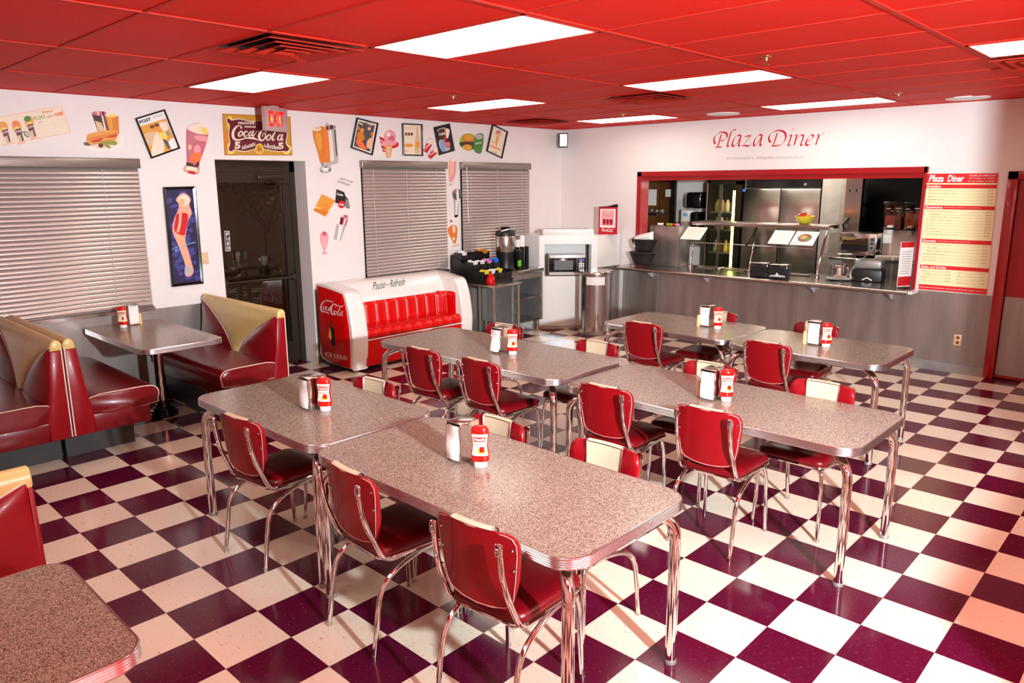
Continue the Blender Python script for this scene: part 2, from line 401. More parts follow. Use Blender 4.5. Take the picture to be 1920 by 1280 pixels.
mb = MB(); mb.prism([(-1.2, 0), (.02, 0), (.02, 1.1), (-1.12, 1.1), (-1.17, 1.08), (-1.2, 1.02)], 2.29, 2.42, lambda u, v, d: (d, u, v)); structure(mb.build('wall_booth_back', 'vinyl_burgundy', ang=0))  # unseen low wall standing in for a booth back; shadows the floor
# red painted grid of the drop ceiling
mb = MB(); GX = [-4.26+1.22*i for i in range(8)]; GY = [-4.58+.61*i for i in range(17)]
for x in GX: mb.box(x-.013, x+.013, YF, YR, H-.007, H+.01)
for y in GY:
    if YF < y < YR: mb.box(XL, XR, y-.009, y+.009, H-.0055, H+.01)
mb.box(XL, XL+.022, YF, YR, H-.006, H); mb.box(XL, XR, YR-.022, YR, H-.006, H)
structure(mb.build('trim_1', 'grid_red', ang=0))
# stainless wainscot and baseboards
mb = MB()
for a, b in ((YF, -.185), (.83, 4.03)): mb.box(XL, XL+.006, a, b, .0, .838); mb.box(XL, XL+.014, a, b, .832, .846)
structure(mb.build('trim_2', 'steel', ang=0))
mb = MB(); mb.box(-4.22, .28, YR-.008, YR, 0, .845)
for x in (-4.2, -3.66, -1.7): mb.box(x-.012, x+.012, YR-.013, YR, 0, .845)
structure(mb.build('trim_3', 'steel', ang=0))
mb = MB(); mb.box(-4.22, .28, YR-.016, YR-.008, 0, .1); structure(mb.build('baseboard_back', 'steel_dark', ang=0))
mb = MB(); mb.box(XL+.006, XL+.016, YF, -.185, 0, .1); structure(mb.build('baseboard_left', 'plinth', ang=0))
# serving hatch: red frame
mb = MB(); x0, x1, z0, z1 = OPEN
mb.box(x0-.02, x0+.045, YR-.02, YR+.17, z0, z1+.03); mb.box(x1-.02, x1+.01, YR-.02, YR+.17, z0, z1+.03); mb.box(x0-.02, x1+.02, YR-.02, YR+.17, z1-.03, z1+.03)
mb.box(x0+.045, x1-.02, YR+.02, YR+.15, z1-.085, z1-.03)
structure(mb.build('trim_4', 'red_trim', ang=0))
# windows: frame, pane, behind closed blinds
for i, (a, b, c, d) in enumerate(WIN):
    t = structure(thing('window_%d' % (i+1), None, None, (XL-.15, (a+b)/2, c), world=True))
    mb = MB()
    for q in ((a, a+.05, c, d), (b-.05, b, c, d), (a, b, c, c+.05), (a, b, d-.05, d), ((a+b)/2-.025, (a+b)/2+.025, c, d)): mb.box(XL-.19, XL-.13, *q)
    mb.build('window_frame', 'bronze', t, ang=0)
    mb = MB(); mb.box(XL-.165, XL-.16, a+.05, b-.05, c+.05, d-.05); mb.build('window_pane', 'glass_dark', t, ang=0)
    mb = MB(); mb.box(XL-.13, XL+.02, a-.02, b+.02, c-.035, c-.001); mb.build('window_sill', 'steel_smooth', t, ang=0)
def blind(lab, a, b, c, d, wand):
    t = thing('window_blind', lab, 'blind', (XL+.02, (a+b)/2, c), world=True, group='venetian blinds on the window wall')
    mb = MB(); mb.rbox(XL-.02, XL+.055, a-.01, b+.012, d-.075, d+.012, .008); mb.build('headrail', 'blind_rail', t)
    mb = MB(); z = d-.1; k = 0
    while z > c+.03:
        e = rnd.uniform(-.0015, .0015)
        mb.grid(lambda u, v, z=z, e=e: Vector((XL+.019+.031*(v-.5)*.9+.008*math.sin(math.pi*v), a+.004+(b-a-.008)*u, z-.026*(v-.5)*2+e)), 1, 6); z -= .0385; k += 1
    mb.build('slats', 'blind', t)
    mb = MB(); mb.rbox(XL, XL+.045, a, b, c, c+.022, .006); mb.build('bottom_rail', 'blind_rail', t)
    for f in (.12, .5, .87):
        mb = MB(); y = a+(b-a)*f; mb.box(XL+.033, XL+.035, y-.0016, y+.0016, c+.02, d-.05); mb.build('ladder_cord', 'cord', t, ang=0)
    if wand: mb = MB(); mb.tube([(XL+.06, a+.06, d-.05), (XL+.07, a+.065, d-.75)], .005, 6); mb.build('wand', 'white_plastic', t)
blind('closed aluminium blind over the wide window behind the booth table', *WIN[0], False)
blind('closed aluminium blind on the window above the red bench', *WIN[1], False)
blind('closed aluminium blind on the window behind the coffee dispenser', *WIN[2], True)
# glass door in its recess
DX = -5.64; a, b, c, d = DOOR
t = structure(thing('door_1', None, None, (DX, .27, 0), world=True))
mb = MB()
for q in ((a, a+.012, 0, d), (b-.06, b, 0, d), (a, b, d-.11, d)): mb.box(DX-.05, DX+.03, *q)
mb.build('door_frame', 'bronze', t, ang=0)
mb = MB()
for q in ((a+.012, a+.03, .02, d-.11), (b-.15, b-.06, .02, d-.11), (a+.03, b-.15, d-.22, d-.11), (a+.03, b-.15, .02, .25)): mb.box(DX-.03, DX+.012, *q)
mb.build('door_leaf', 'bronze', t, ang=0)
mb = MB(); mb.box(DX-.012, DX-.006, a+.03, b-.15, .25, d-.22); mb.build('door_pane', 'glass_dark', t, ang=0)
mb = MB(); mb.tube([(DX+.07, a+.1, .985), (DX+.07, b-.1, .985)], .016, 10)
for y in (a+.1, b-.1): mb.rbox(DX+.01, DX+.085, y-.025, y+.025, .95, 1.02, .006)
mb.build('push_bar', 'bronze', t)
mb = MB(); mb.rbox(DX+.012, DX+.075, .36, .66, d-.19, d-.14, .008); mb.tube([(DX+.05, .5, d-.2), (DX+.12, .55, d-.24), (DX+.05, .72, d-.235)], .009, 8); mb.build('door_closer', 'bronze', t)
A = Art(lambda px, py, h: Vector((DX-.005+h, W(px, py, 0, DX).y, W(px, py, 0, DX).z)), (300, 180), 380/1280, .0)
A.shape('ink_white', [(408, 852), (440, 852), (447, 978), (415, 980)]).shape('ink_black', [(411, 856), (438, 856), (444, 974), (417, 976)])
for ch, y in zip('PUSH', (884, 913, 942, 970)): A.line('ink_white', ch, 419+(y-884)*.04, 436+(y-884)*.04, y, 22, bold=.03)
A.done('door_lettering', t)
# red swing door at the right end of the counter wall
t = structure(thing('door_2', None, None, (.82, YR, 0), world=True)); a, b, c, d = RDOOR
mb = MB()
for q in ((a-.08, a+.01, 0, d+.07), (b-.01, b+.08, 0, d+.07), (a-.08, b+.08, d-.01, d+.07)): mb.rbox(q[0], q[1], YR-.025, YR+.1, q[2], q[3], .006, 2)
mb.build('door_frame', 'red_trim', t, ang=30)
mb = MB(); mb.box(a+.015, b-.015, YR+.03, YR+.075, .012, d-.015); mb.build('door_leaf', 'door_red', t, ang=0)
mb = MB(); mb.box(a+.02, b-.02, YR+.022, YR+.03, .04, .845); mb.build('kick_plate', 'steel', t, ang=0)
# night outside the window wall
mb = MB(); mb.box(-14, XL-.3, -9, 12, -.08, -.02); structure(mb.build('ground_outside', 'night_ground', ang=0))
mb = MB(); mb.box(-9.2, -9, -9, 12, -.02, 1.9); structure(mb.build('wall_outside', 'night_wall', ang=0))
t = thing('patio_tree', 'small leafy tree outside the glass door in the dark', 'tree', (-7.6, 1.5, -.02), world=True)
mb = MB(); mb.tube([(-7.6, 1.5, -.02), (-7.57, 1.48, .8), (-7.62, 1.52, 1.4)], [.05, .04, .03], 8)
for a in range(6):
    q = a*1.05; mb.tube([(-7.62, 1.52, 1.3+.03*a), (-7.62+.3*math.cos(q), 1.52+.3*math.sin(q), 1.75), (-7.62+.5*math.cos(q), 1.52+.5*math.sin(q), 2.2)], [.02, .012, .006], 6)
mb.build('trunk', 'bark', t)
mb = MB()
for i in range(900):
    q, e, r_ = rnd.uniform(0, 6.28), rnd.uniform(-1, 1), rnd.uniform(.3, .75)
    c = Vector((-7.62+r_*math.cos(q)*math.sqrt(1-e*e), 1.52+r_*math.sin(q)*math.sqrt(1-e*e), 2.15+.6*e*r_/.75))
    mb.M = Matrix.Translation(c) @ Euler((rnd.uniform(0, 6), rnd.uniform(0, 6), 0)).to_matrix().to_4x4()
    mb.add([(0, 0, 0), (.02, .035, .004), (0, .08, 0), (-.02, .035, .004)], [(0, 1, 2, 3)])
mb.M = None; mb.build('foliage', 'leaf', t, ang=0)
# ------------------------------------------------------------------ ceiling fittings
def panel(lab, gx, gy):
    x0, x1, y0, y1 = gx+.014, gx+1.22-.014, gy+.01, gy+.61-.01
    t = thing('ceiling_light', lab, 'ceiling light', ((x0+x1)/2, (y0+y1)/2, H-.004), group='fluorescent panels in the red ceiling', world=True)
    mb = MB()
    for q in ((x0, x1, y0, y0+.016), (x0, x1, y1-.016, y1), (x0, x0+.016, y0, y1), (x1-.016, x1, y0, y1)): mb.box(*q, H-.01, H-.0005)
    mb.build('frame', 'grid_red', t, ang=0)
    mb = MB(); mb.box(x0+.016, x1-.016, y0+.016, y1-.016, H-.006, H-.001); mb.build('diffuser', 'diffuser', t, ang=0)
gx = lambda k: -4.26+1.22*k
gy = lambda k: -.92+.61*k
for lab, i, j in (('large lit ceiling panel over the nearest long table', 2, 0), ('lit ceiling panel beside the square vent near the exit sign', 0, 0), ('lit ceiling panel above the red cooler bench', 0, 4),
    ('lit ceiling panel beside the sprinkler in the middle of the ceiling', 2, 4), ('lit ceiling panel over the serving hatch, beside a round speaker', 2, 8), ('lit ceiling panel above the corner cabinet', 0, 8), ('lit ceiling panel cut off by the right edge of the photo', 4, 4)):
    panel(lab, gx(i), gy(j))
for i, j in ((4, 0), (4, -4), (2, -4), (6, -2)): panel('lit ceiling panel behind the photographer', gx(i), gy(j))
def vent(lab, i, j):
    x0, y0 = gx(i), gy(j); cx, cy = x0+.305, y0+.305
    t = thing('ceiling_vent', lab, 'air vent', (cx, cy, H-.01), group='square air vents in the red ceiling', world=True)
    mb = MB(); mb.box(cx-.285, cx+.285, cy-.285, cy+.285, H-.003, H-.001); mb.build('duct', 'black', t, ang=0)
    for k, s in enumerate((.29, .215, .145, .075)):
        mb = MB(); q = s-.055; z0, z1 = H-.028-.004*k, H-.005
        mb.loft([[Vector((cx+a*w, cy+b*w, z)) for a, b in ((-1, -1), (1, -1), (1, 1), (-1, 1))] for w, z in ((s, z0), (s+.004, z0), (s+.004, z0+.004), (q+.004, z1), (q, z1-.003), (s, z0))], caps=False)
        mb.build('louvre', 'grid_red', t, ang=0)
    mb = MB(); mb.box(x0+.61, x0+.63, y0, y0+.61, H-.006, H); mb.build('frame_bar', 'grid_red', t, ang=0)
vent('square louvred vent beside the largest lit ceiling panel', 1.5, -1)
vent('square louvred vent beside the lit panel in mid ceiling', 1.5, 5)
vent('square vent near the far corner of the ceiling', -.5, 7)
vent('square vent cut off by the right edge of the photo', 4, 5)
for lab, px, py in (('round white ceiling speaker over the menu board', 1815, 183), ('round white ceiling speaker over the serving hatch, left of its light', 1356, 213)):
    p = at(px, py, H); t = thing('ceiling_speaker', lab, 'speaker', (p.x, p.y, H-.012), group='round speakers in the ceiling')
    mb = MB(); mb.lathe([(.02, 0), (.165, 0), (.172, .004), (.175, .012)], n=36); mb.build('grille', 'white_plastic', t)
    mb = MB(); mb.lathe([(.172, .001), (.186, .003), (.188, .012), (.172, .012)], n=36); mb.build('rim', 'white_plastic', t)
for lab, px, py in (('brass sprinkler head beside the mid-ceiling light', 1437, 107), ('sprinkler head near the light over the bench', 850, 179), ('sprinkler head near the menu-board speaker', 1685, 174), ('sprinkler head near the far ceiling corner', 1168, 212)):
    p = at(px, py+4, H-.02); t = thing('sprinkler', lab, 'sprinkler', (p.x, p.y, H), group='fire sprinklers in the ceiling')
    mb = MB(); mb.lathe([(.032, 0), (.03, -.006), (.012, -.01), (.009, -.03), (.004, -.034)], n=16); mb.build('body', 'brass', t)
    mb = MB(); mb.tube([(.009, 0, -.022), (.016, 0, -.035), (.004, 0, -.05)], .0025, 6); mb.tube([(-.009, 0, -.022), (-.016, 0, -.035), (-.004, 0, -.05)], .0025, 6); mb.build('frame_arm', 'brass', t)
    mb = MB(); mb.lathe([(.018, -.05), (.02, -.052), (.004, -.056)], n=14); mb.build('deflector', 'brass', t)
# ------------------------------------------------------------------ tables
def table(lab, x0, x1, y0, y1, z):
    cx, cy = (x0+x1)/2, (y0+y1)/2; w, d = (x1-x0)/2, (y1-y0)/2
    t = thing('diner_table', lab, 'table', (cx, cy, 0), group='laminate diner tables with ribbed metal edges')
    return table_parts(t, w, d, z)
def table_top(t, w, d, z, r=.11, th=.042):
    mb = MB(); o = rrect(-w+.004, w-.004, -d+.004, d-.004, r-.004, 8)
    mb.prism(o, z-.02, z, lambda u, v, q: Vector((u, v, q))); mb.build('table_top', 'laminate', t, ang=30)
    prof = [(.004, z-.002), (-.001, z+.0005), (.0005, z-.001)]
    for i in range(5): a = z-.003-i*th/5; prof += [(.001, a), (.0035, a-.002), (.001, a-.005), (-.0005, a-.0068)]
    prof += [(-.0005, z-th), (-.02, z-th)]
    mb = MB(); mb.loft([[Vector((u, v, q)) for u, v in rrect(-w-e+.002, w+e-.002, -d-e+.002, d+e-.002, r+e, 8)] for e, q in [(-.006, z+.0006)]+prof[1:]], caps=False)
    mb.build('edge_band', 'alu', t, ang=25)
    mb = MB(); mb.prism(rrect(-w+.02, w-.02, -d+.02, d-.02, r-.02, 6), z-th+.001, z-.021, lambda u, v, q: Vector((u, v, q))); mb.build('underside', 'wood_brown', t, ang=30)
def table_parts(t, w, d, z):
    table_top(t, w, d, z)
    for sx in (-1, 1):
        for sy in (-1, 1):
            fx, fy = sx*(w-.045), sy*(d-.045)
            p = fillet([(fx-sx*.15, fy-sy*.13, z-.05), (fx-sx*.11, fy-sy*.095, z-.06), (fx, fy, z-.11), (fx, fy, .02)], .075, 7)
            mb = MB(); mb.tube(p, .0235, 14); l = mb.build('leg', 'chrome', t)
            mb = MB(); mb.lathe([(.024, .022), (.026, .018), (.026, .002), (.02, 0)], c=(fx, fy, 0), n=14); mb.build('foot_cap', 'steel_dark', l)
            mb = MB(); mb.rbox(fx-sx*.15-.05, fx-sx*.15+.05, fy-sy*.13-.04, fy-sy*.13+.04, z-.05, z-.04, .003, 1); mb.build('bracket', 'steel_dark', l, ang=0)
    return t
T1 = table('long speckled diner table nearest the camera, with two chairs in front', -1.114, .469, -1.866, -1.09, .755)
T2 = table('speckled diner table beside the booths, end to end with the nearest table', -2.455, -1.137, -1.836, -1.045, .755)
T3 = table('long speckled diner table right of centre with three condiments', -1.072, .756, -.075, .715, .728)
T4 = table('long speckled diner table in front of the red cooler bench', -2.98, -1.086, -.11, .705, .75)
T5 = table('speckled diner table nearest the menu board and electrical outlet', -.885, .30, 1.737, 2.543, .735)
T6 = table('speckled diner table nearest the round steel trash can', -2.161, -.90, 1.798, 2.615, .735)
def booth_table(lab, x0, x1, y0, y1, z, px, py):
    cx, cy = (x0+x1)/2, (y0+y1)/2
    t = thing('booth_table', lab, 'table', (cx, cy, 0), group='booth tables on round pedestals'); table_top(t, (x1-x0)/2, (y1-y0)/2, z, .09)
    mb = MB(); mb.tube([(px-cx, py-cy, .1), (px-cx, py-cy, z-.05)], .04, 18); mb.build('column', 'chrome', t)
    mb = MB(); mb.lathe([(.125, 0), (.125, .03), (.105, .035), (.105, .055), (.085, .06), (.085, .08), (.062, .085), (.06, .105), (.045, .11), (.04, .14)], c=(px-cx, py-cy, 0), n=28); mb.build('base', 'black_gloss', t)
    mb = MB(); mb.rbox(px-cx-.15, px-cx+.15, py-cy-.15, py-cy+.15, z-.06, z-.041, .004, 1); mb.build('top_plate', 'steel_dark', t, ang=0)
booth_table('speckled booth table by the wide blind between two facing seats', XL+.03, -3.977, -1.544, -.885, .755, -4.72, -1.16)
booth_table('speckled booth table cut off by the bottom left corner', -.83, -.09, -4.4, -2.985, .755, -.46, -3.62)
# ------------------------------------------------------------------ chairs (origin under the back, facing +y)
def chair_mesh(label):
    t = thing('diner_chair', label, 'chair')
    def back(w, bulge, y_off, z0, z1, r):   # outline in x,z
        o = rrect(-w, w, z0, z1, r, 6); return o
    def ysurf(x, z): return .012+.032*(x/.19)**2-.10*(z-.50)+.028
    def sheet(mb, outline, off0, off1, m=0):
        # filled curved slab following ysurf
        nx = 14; xs = [i/nx for i in range(nx+1)]
        zc = lambda x, top: None
        rings = []
        x_lo = min(p[0] for p in outline); x_hi = max(p[0] for p in outline)
        def span(x):
            zs = []
            k = len(outline)
            for i in range(k):
                (ax, az), (bx, bz) = outline[i], outline[(i+1) % k]
                if abs(ax-bx) > 1e-9 and min(ax, bx)-1e-9 <= x <= max(ax, bx)+1e-9: zs.append(az+(bz-az)*(x-ax)/(bx-ax))
            return min(zs), max(zs)
        for i in range(nx+1):
            x = x_lo+(x_hi-x_lo)*(.5-.5*math.cos(math.pi*i/nx)); x = min(max(x, x_lo+1e-4), x_hi-1e-4); lo, hi = span(x); ring = []
            nz = 7; e = min(1, min(x-x_lo, x_hi-x)/.03); e = math.sqrt(max(e, .04))
            th0, th1 = off0, off1
            for j in range(nz+1):
                z = lo+(hi-lo)*j/nz; q = min(1, min(z-lo, hi-z)/.02)**.5 if hi > lo else 0
                ring.append(Vector((x, ysurf(x, z)+th1*(.35+.65*min(e, q)), z)))
            for j in range(nz, -1, -1):
                z = lo+(hi-lo)*j/nz; ring.append(Vector((x, ysurf(x, z)+th0, z)))
            rings.append(ring)
        mb.loft(rings, m)
    z0, z1 = .50, .805
    hf = [(.07, z0-.010), (.125, z0), (.150, z0+.013), (.163, z0+.042), (.176, z0+.12), (.190, z1-.075), (.189, z1-.035), (.176, z1-.010), (.15, z1-.001)]
    outline = hf+[(0, z1+.004)]+[(-x, z) for x, z in hf[::-1]]+[(0, z0-.014)]
    mb = MB(); sheet(mb, outline, 0, .031); bk = mb.build('backrest', 'vinyl_red', t, ang=60)
    mb = MB(); q = [(-.083, z0-.006), (.083, z0-.006), (.097, z1+.0035), (-.097, z1+.0035)]
    mb.grid(lambda u, v: Vector(((.083+.014*v)*(2*u-1), ysurf((.083+.014*v)*(2*u-1), z0+(z1-z0)*v)+.0325+.002*math.sin(math.pi*u), z0-.004+(z1+.004-z0)*v)), 10, 8)
    n0 = len(mb.v)
    mb.grid(lambda u, v: Vector((.097*(2*u-1), ysurf(.097*(2*u-1), z1)+.0325*(1-v)-.001*v, z1+.0042+.007*math.sin(math.pi*min(v*1.0, 1))*.9)), 10, 5)
    mb.build('cream_insert', 'vinyl_cream', bk, ang=70)
    for s in (-1, 1):
        mb = MB(); pts = [((.084+.014*v)*s, ysurf((.084+.014*v), z0+(z1-z0)*v)+.0335, z0+(z1-z0)*v) for v in [i/8 for i in range(9)]]+[(.098*s, ysurf(.098, z1)+.02, z1+.011), (.098*s, ysurf(.098, z1)+.001, z1+.004)]
        mb.tube(pts, .003, 6); mb.build('piping', 'alu', bk)
    mb = MB(); o2 = [(x*.965, .655+(z-.655)*.97) for x, z in outline]; mb.tube([(x, ysurf(x, z)-.0005, z) for x, z in o2], .0024, 6, closed=True); mb.build('edge_piping', 'piping_rose', bk)
    for s in (-1, 1):
        for z in (.745, .665):
            mb = MB(); mb.ball((s*.166, ysurf(.166, z)-.001, z), (.006, .004, .006), 8); mb.build('rivet', 'steel_smooth', bk)
    # seat
    def seat_ring(w0, w1, y0, y1, r, z):
        pts = rrect(-1, 1, y0, y1, r, 5); out = []
        for x, y in pts: k = (y-y0)/(y1-y0); out.append(Vector((x*(w0+(w1-w0)*k)+0, y, z)))
        return out
    mb = MB(); rings = []
    for e, z in ((.012, .435), (.0, .44), (-.002, .452), (.004, .468), (.02, .478), (.06, .484), (.12, .486)):
        o = []
        for x, y in rrect(-.2+e, .2-e, .075+e, .475-e, max(.06-e*.3, .02), 5):
            k = (y-.075)/.4; o.append(Vector((x*(.86+.14*k), y, z)))
        rings.append(o)
    mb.loft(rings); mb.build('seat', 'vinyl_burgundy', t, ang=50)
    o = []
    for x, y in rrect(-.198, .198, .078, .473, .06, 5): k = (y-.075)/.4; o.append((x*(.86+.14*k), y, .43))
    mb = MB(); mb.tube(o, .009, 8, closed=True); mb.build('seat_frame', 'chrome', t)
    for s in (-1, 1):
        p = fillet([(s*.155, .003, .735), (s*.158, .03, .60), (s*.165, .085, .415), (s*.165, .20, .42), (s*.17, .40, .425)], .06, 7)
        k = len(p); fl = [1]*k; rr = [.0115]*k
        mb = MB(); mb.tube(fillet([(s*.152, -.016, .775), (s*.155, .004, .62), (s*.165, .09, .412), (s*.165, .22, .418), (s*.17, .42, .424)], .07, 7), .0115, 10)
        u_ = mb.build('upright', 'chrome', t)
        mb = MB(); mb.rbox(s*.152-.016, s*.152+.016, -.024, -.007, .74, .79, .008, 2)
        mb.build('flat_end', 'chrome', u_)
        for z in (.725, .65):
            mb = MB(); mb.ball((s*.153, -.0245+.0013*(.775-z)/.01, z), (.006, .005, .006), 8); mb.build('bolt', 'steel_smooth', u_)
        mb = MB(); mb.tube(fillet([(s*.172, .43, .415), (s*.175, .22, .40), (s*.18, .055, .33), (s*.182, .005, .004)], .14, 9), .0115, 10); l = mb.build('leg', 'chrome', t)
        mb = MB(); mb.lathe([(.0125, .02), (.0135, .0), (.01, 0)], c=(s*.182, .005, .0), n=10); mb.build('foot_cap', 'steel_smooth', l)
        mb = MB(); mb.tube(fillet([(s*.12, .40, .415), (s*.17, .435, .41), (s*.182, .45, .34), (s*.19, .47, .004)], .04, 6), .011, 10); l = mb.build('leg', 'chrome', t)
        mb = MB(); mb.lathe([(.012, .02), (.013, .0), (.01, 0)], c=(s*.19, .47, .0), n=10); mb.build('foot_cap', 'steel_smooth', l)
    return t
CH = [  # label, centre of the back top (x, y), facing angle
 ('red diner chair nearest the camera, back turned, below the nearest table', (.082, -1.965), 6, None),
 ('red diner chair below the nearest table, beside its far left corner', (-.69, -1.975), -2, None),
 ('red diner chair tucked under the table beside the booths, camera side', (-1.715, -1.945), 6, None),
 ('red diner chair at the bench-side table, camera side, farther from its right-hand end', (-2.275, -.25), 2, None),
 ('red diner chair at the bench-side table, camera side, second from the booth end', (-1.71, -.215), 0, None),
 ('red diner chair on the camera side of the right-of-centre table, at its left end', (-.665, -.185), 3, None),
 ('brightly lit red diner chair on the camera side of the right-of-centre table', (.012, -.185), 3, None),
 ('red diner chair, back turned, at the table near the trash can', (-1.645, 1.69), 2, None),
 ('red diner chair, back turned, at the table near the menu board', (-.5, 1.63), -2, None),
 ('red and cream chair back behind the nearest table, at its right end', (-.058, -.925), 182, None),
 ('red and cream chair back behind the napkin holder of the nearest table', (-.69, -.985), 180, None),
 ('red and cream chair back behind the table beside the booths', (-1.795, -.945), 184, None),
 ('red and cream chair back behind the bench-side table, next to its napkin holder', (-2.478, .91), 184, None),
 ('red and cream chair back behind the bench-side table, at its right end', (-1.455, .87), 180, None),
 ('red and cream chair back behind the napkin holder of the right-of-centre table', (-.476, .815), 180, None),
 ('red and cream chair back at the far right of the right-of-centre table', (.26, .83), 180, None),
 ('chair between the trash-can table and the steel counter front', (-1.436, 2.71), 178, None),
 ('chair between the menu-board table and the steel counter front', (-.52, 2.70), 179, None)]
proto = None
for lab, (x, y), rz, _ in CH:
    if proto is None: proto = chair_mesh(lab); proto['group'] = 'chrome and red vinyl diner chairs'; proto.location = (x, y, 0); proto.rotation_euler = (0, 0, R(rz))
    else: dup(proto, (x, y, 0), R(rz), lab)
# ------------------------------------------------------------------ booths (local: x along the seat, aisle end at x = w; faces +y)
def booth(lab, mtx, w, base_w=None, pos_=(0, 0, 0)):
    t = thing('booth_bench', lab, 'booth', pos_, group='two-tone vinyl diner booths', world=True)
    def B(): m = MB(); m.M = mtx; return m
    zt = .945
    yin = lambda z: .145-.075*((z-.36)/(zt-.36))
    # core shell of the back with its end panel
    mb = B(); prof = [(0, .23), (.13, .23), (yin(.36)-.012, .36), (yin(.6)-.012, .6), (yin(.86)-.012, .86), (yin(.9)-.02, .905), (.03, .93), (.0, .925)]
    mb.prism(prof, 0, w, lambda u, v, d: Vector((d, u, v))); mb.build('back_shell', 'vinyl_burgundy', t, ang=40)
    def bx(v, s, top): # boundary of the cream insert
        return w*.5+s*(.03+(top-.03)*v**1.9)
    topw = w*.5-.012
    def y_at(z, bulge): return yin(z)+bulge
    def pan(xa, xb, bulge, m, nm, nu=14, nv=16):
        mb = B()
        def fn(u, v):
            z = .40+(zt-.05-.40)*v; x = xa(v)+(xb(v)-xa(v))*u
            q = math.sin(math.pi*min(max(u, 0), 1))**.6*min(1, (1-v)*6)**.5
            return Vector((x, yin(z)+bulge*q-.004, z))
        mb.grid(fn, nu, nv); return mb.build(nm, m, t, ang=70)
    pan(lambda v: 0.004, lambda v: bx(v, -1, topw), .028, 'vinyl_burgundy', 'back_wing')
    pan(lambda v: bx(v, 1, topw), lambda v: w-.004, .028, 'vinyl_red', 'back_wing')
    # cream insert rolls over the top and down to the seam
    mb = B()
    def cfn(u, v):
        if v < .7:
            k = v/.7; z = .40+(zt-.05-.40)*k; xa, xb = bx(k, -1, topw), bx(k, 1, topw); x = xa+(xb-xa)*u
            return Vector((x, yin(z)+.02*math.sin(math.pi*u)**.5*min(1, (1-k)*4+.45)-.004, z))
        k = (v-.7)/.3; a = k*R(165); x = -.004+(w+.012)*u
        yc, zc = .037, zt-.05; return Vector((x, yc+(yin(zc)-.004-yc+.006)*math.cos(a), zc+.052*math.sin(a)))
    mb.grid(cfn, 24, 30); mb.build('cream_insert', 'vinyl_gold', t, ang=70)
    mb = B(); pr = [(yin(zt-.05)+.002, zt-.075), (.002, zt-.075)]+[(.037+(yin(zt-.05)-.037)*math.cos(a), zt-.05+.052*math.sin(a)) for a in [R(q) for q in range(165, -1, -15)]]
    mb.loft([[Vector((w-.01, .037+(u-.037), v)) for u, v in pr], [Vector((w+.008, .037+(u-.037)*.97, v)) for u, v in pr], [Vector((w+.016, .037+(u-.037)*.7, zt-.045+(v-zt+.045)*.8)) for u, v in pr]])
    mb.build('end_cap', 'vinyl_gold', t, ang=60)
    mb = B(); pr = [(.004, .235), (.15, .235), (yin(.36), .36), (yin(.6)-.004, .6), (yin(.86), zt-.072), (.004, zt-.072)]
    mb.loft([[Vector((w-.005, u, v)) for u, v in pr], [Vector((w+.006, u, v)) for u, v in pr], [Vector((w+.013, .06+(u-.06)*.8, .58+(v-.58)*.97)) for u, v in pr]]); mb.build('end_panel', 'vinyl_red', t, ang=60)
    for s in (-1, 1):
        mb = B(); mb.tube([(bx(v, s, topw), yin(.40+(zt-.45)*v)+.001, .40+(zt-.45)*v) for v in [i/16 for i in range(17)]], .0045, 6); mb.build('piping', 'piping_cream', t)
    mb = B(); mb.tube([(w+.008, .008, .24), (w+.01, .008, zt-.06), (w+.004, .009, zt-.03)], .005, 6); mb.build('seam_piping', 'piping_cream', t)
    # seat cushion
    mb = B(); rings = []
    y0, y1, z0, z1 = .13, .615, .362, .50
    sec = [(y0, z0), (y1-.05, z0-.0), (y1-.012, z0+.03), (y1, z0+.085), (y1-.02, z1-.015), (y1-.07, z1+.004), (y0+.25, z1+.008), (y0, z1-.005)]
    sec = crom(sec, 3, True)
    for x, k in ((.004, .97), (.02, 1), (w*.25, 1.0), (w*.5, 1.0), (w*.75, 1.0), (w-.03, 1), (w-.008, .985), (w+.006, .93)):
        rings.append([Vector((x, .37+(u-.37)*k, .43+(v-.43)*k)) for u, v in sec])
    mb.loft(rings); st = mb.build('seat_cushion', 'vinyl_burgundy', t, ang=60)
    mb = B(); pr = [Vector((w-.002, .37+(u-.37)*.985, .43+(v-.43)*.975)) for u, v in sec]; mb.tube(pr, .004, 6, closed=True); mb.build('piping', 'piping_cream', st)
    mb = B(); mb.rbox(0.004, w+.004, .002, .54, .23, .365, .012, 2); mb.build('base_rail', 'vinyl_burgundy', t)
    bw = base_w or w-.29
    mb = B(); mb.box(0.004, bw, .012, .50, 0, .235); mb.build('plinth', 'plinth', t, ang=0)
    return t
BX, BWD = XL+.064, 1.425
flip = Matrix.Scale(-1, 4, (0, 1, 0))
booth('booth seat with its back to the next booth, facing the glass door', Matrix.Translation((BX, -2.10, 0)), BWD, pos_=(-4.6, -1.85, 0))
booth('booth seat beside the glass door, facing the camera', Matrix.Translation((BX, -.385, 0)) @ flip, BWD, pos_=(-4.6, -.6, 0))
booth('booth seat cut off by the left edge, facing the camera', Matrix.Translation((BX, -2.104, 0)) @ flip, BWD, pos_=(-4.6, -2.35, 0))
# the near booth stands at right angles to the others: seat runs along y, faces +x
booth('booth end with gold cap at the lower left edge of the photo', Matrix.Translation((-1.35, -4.42, 0)) @ Matrix(((0, 1, 0, 0), (1, 0, 0, 0), (0, 0, 1, 0), (0, 0, 0, 1))), 1.46, pos_=(-1.1, -3.7, 0))
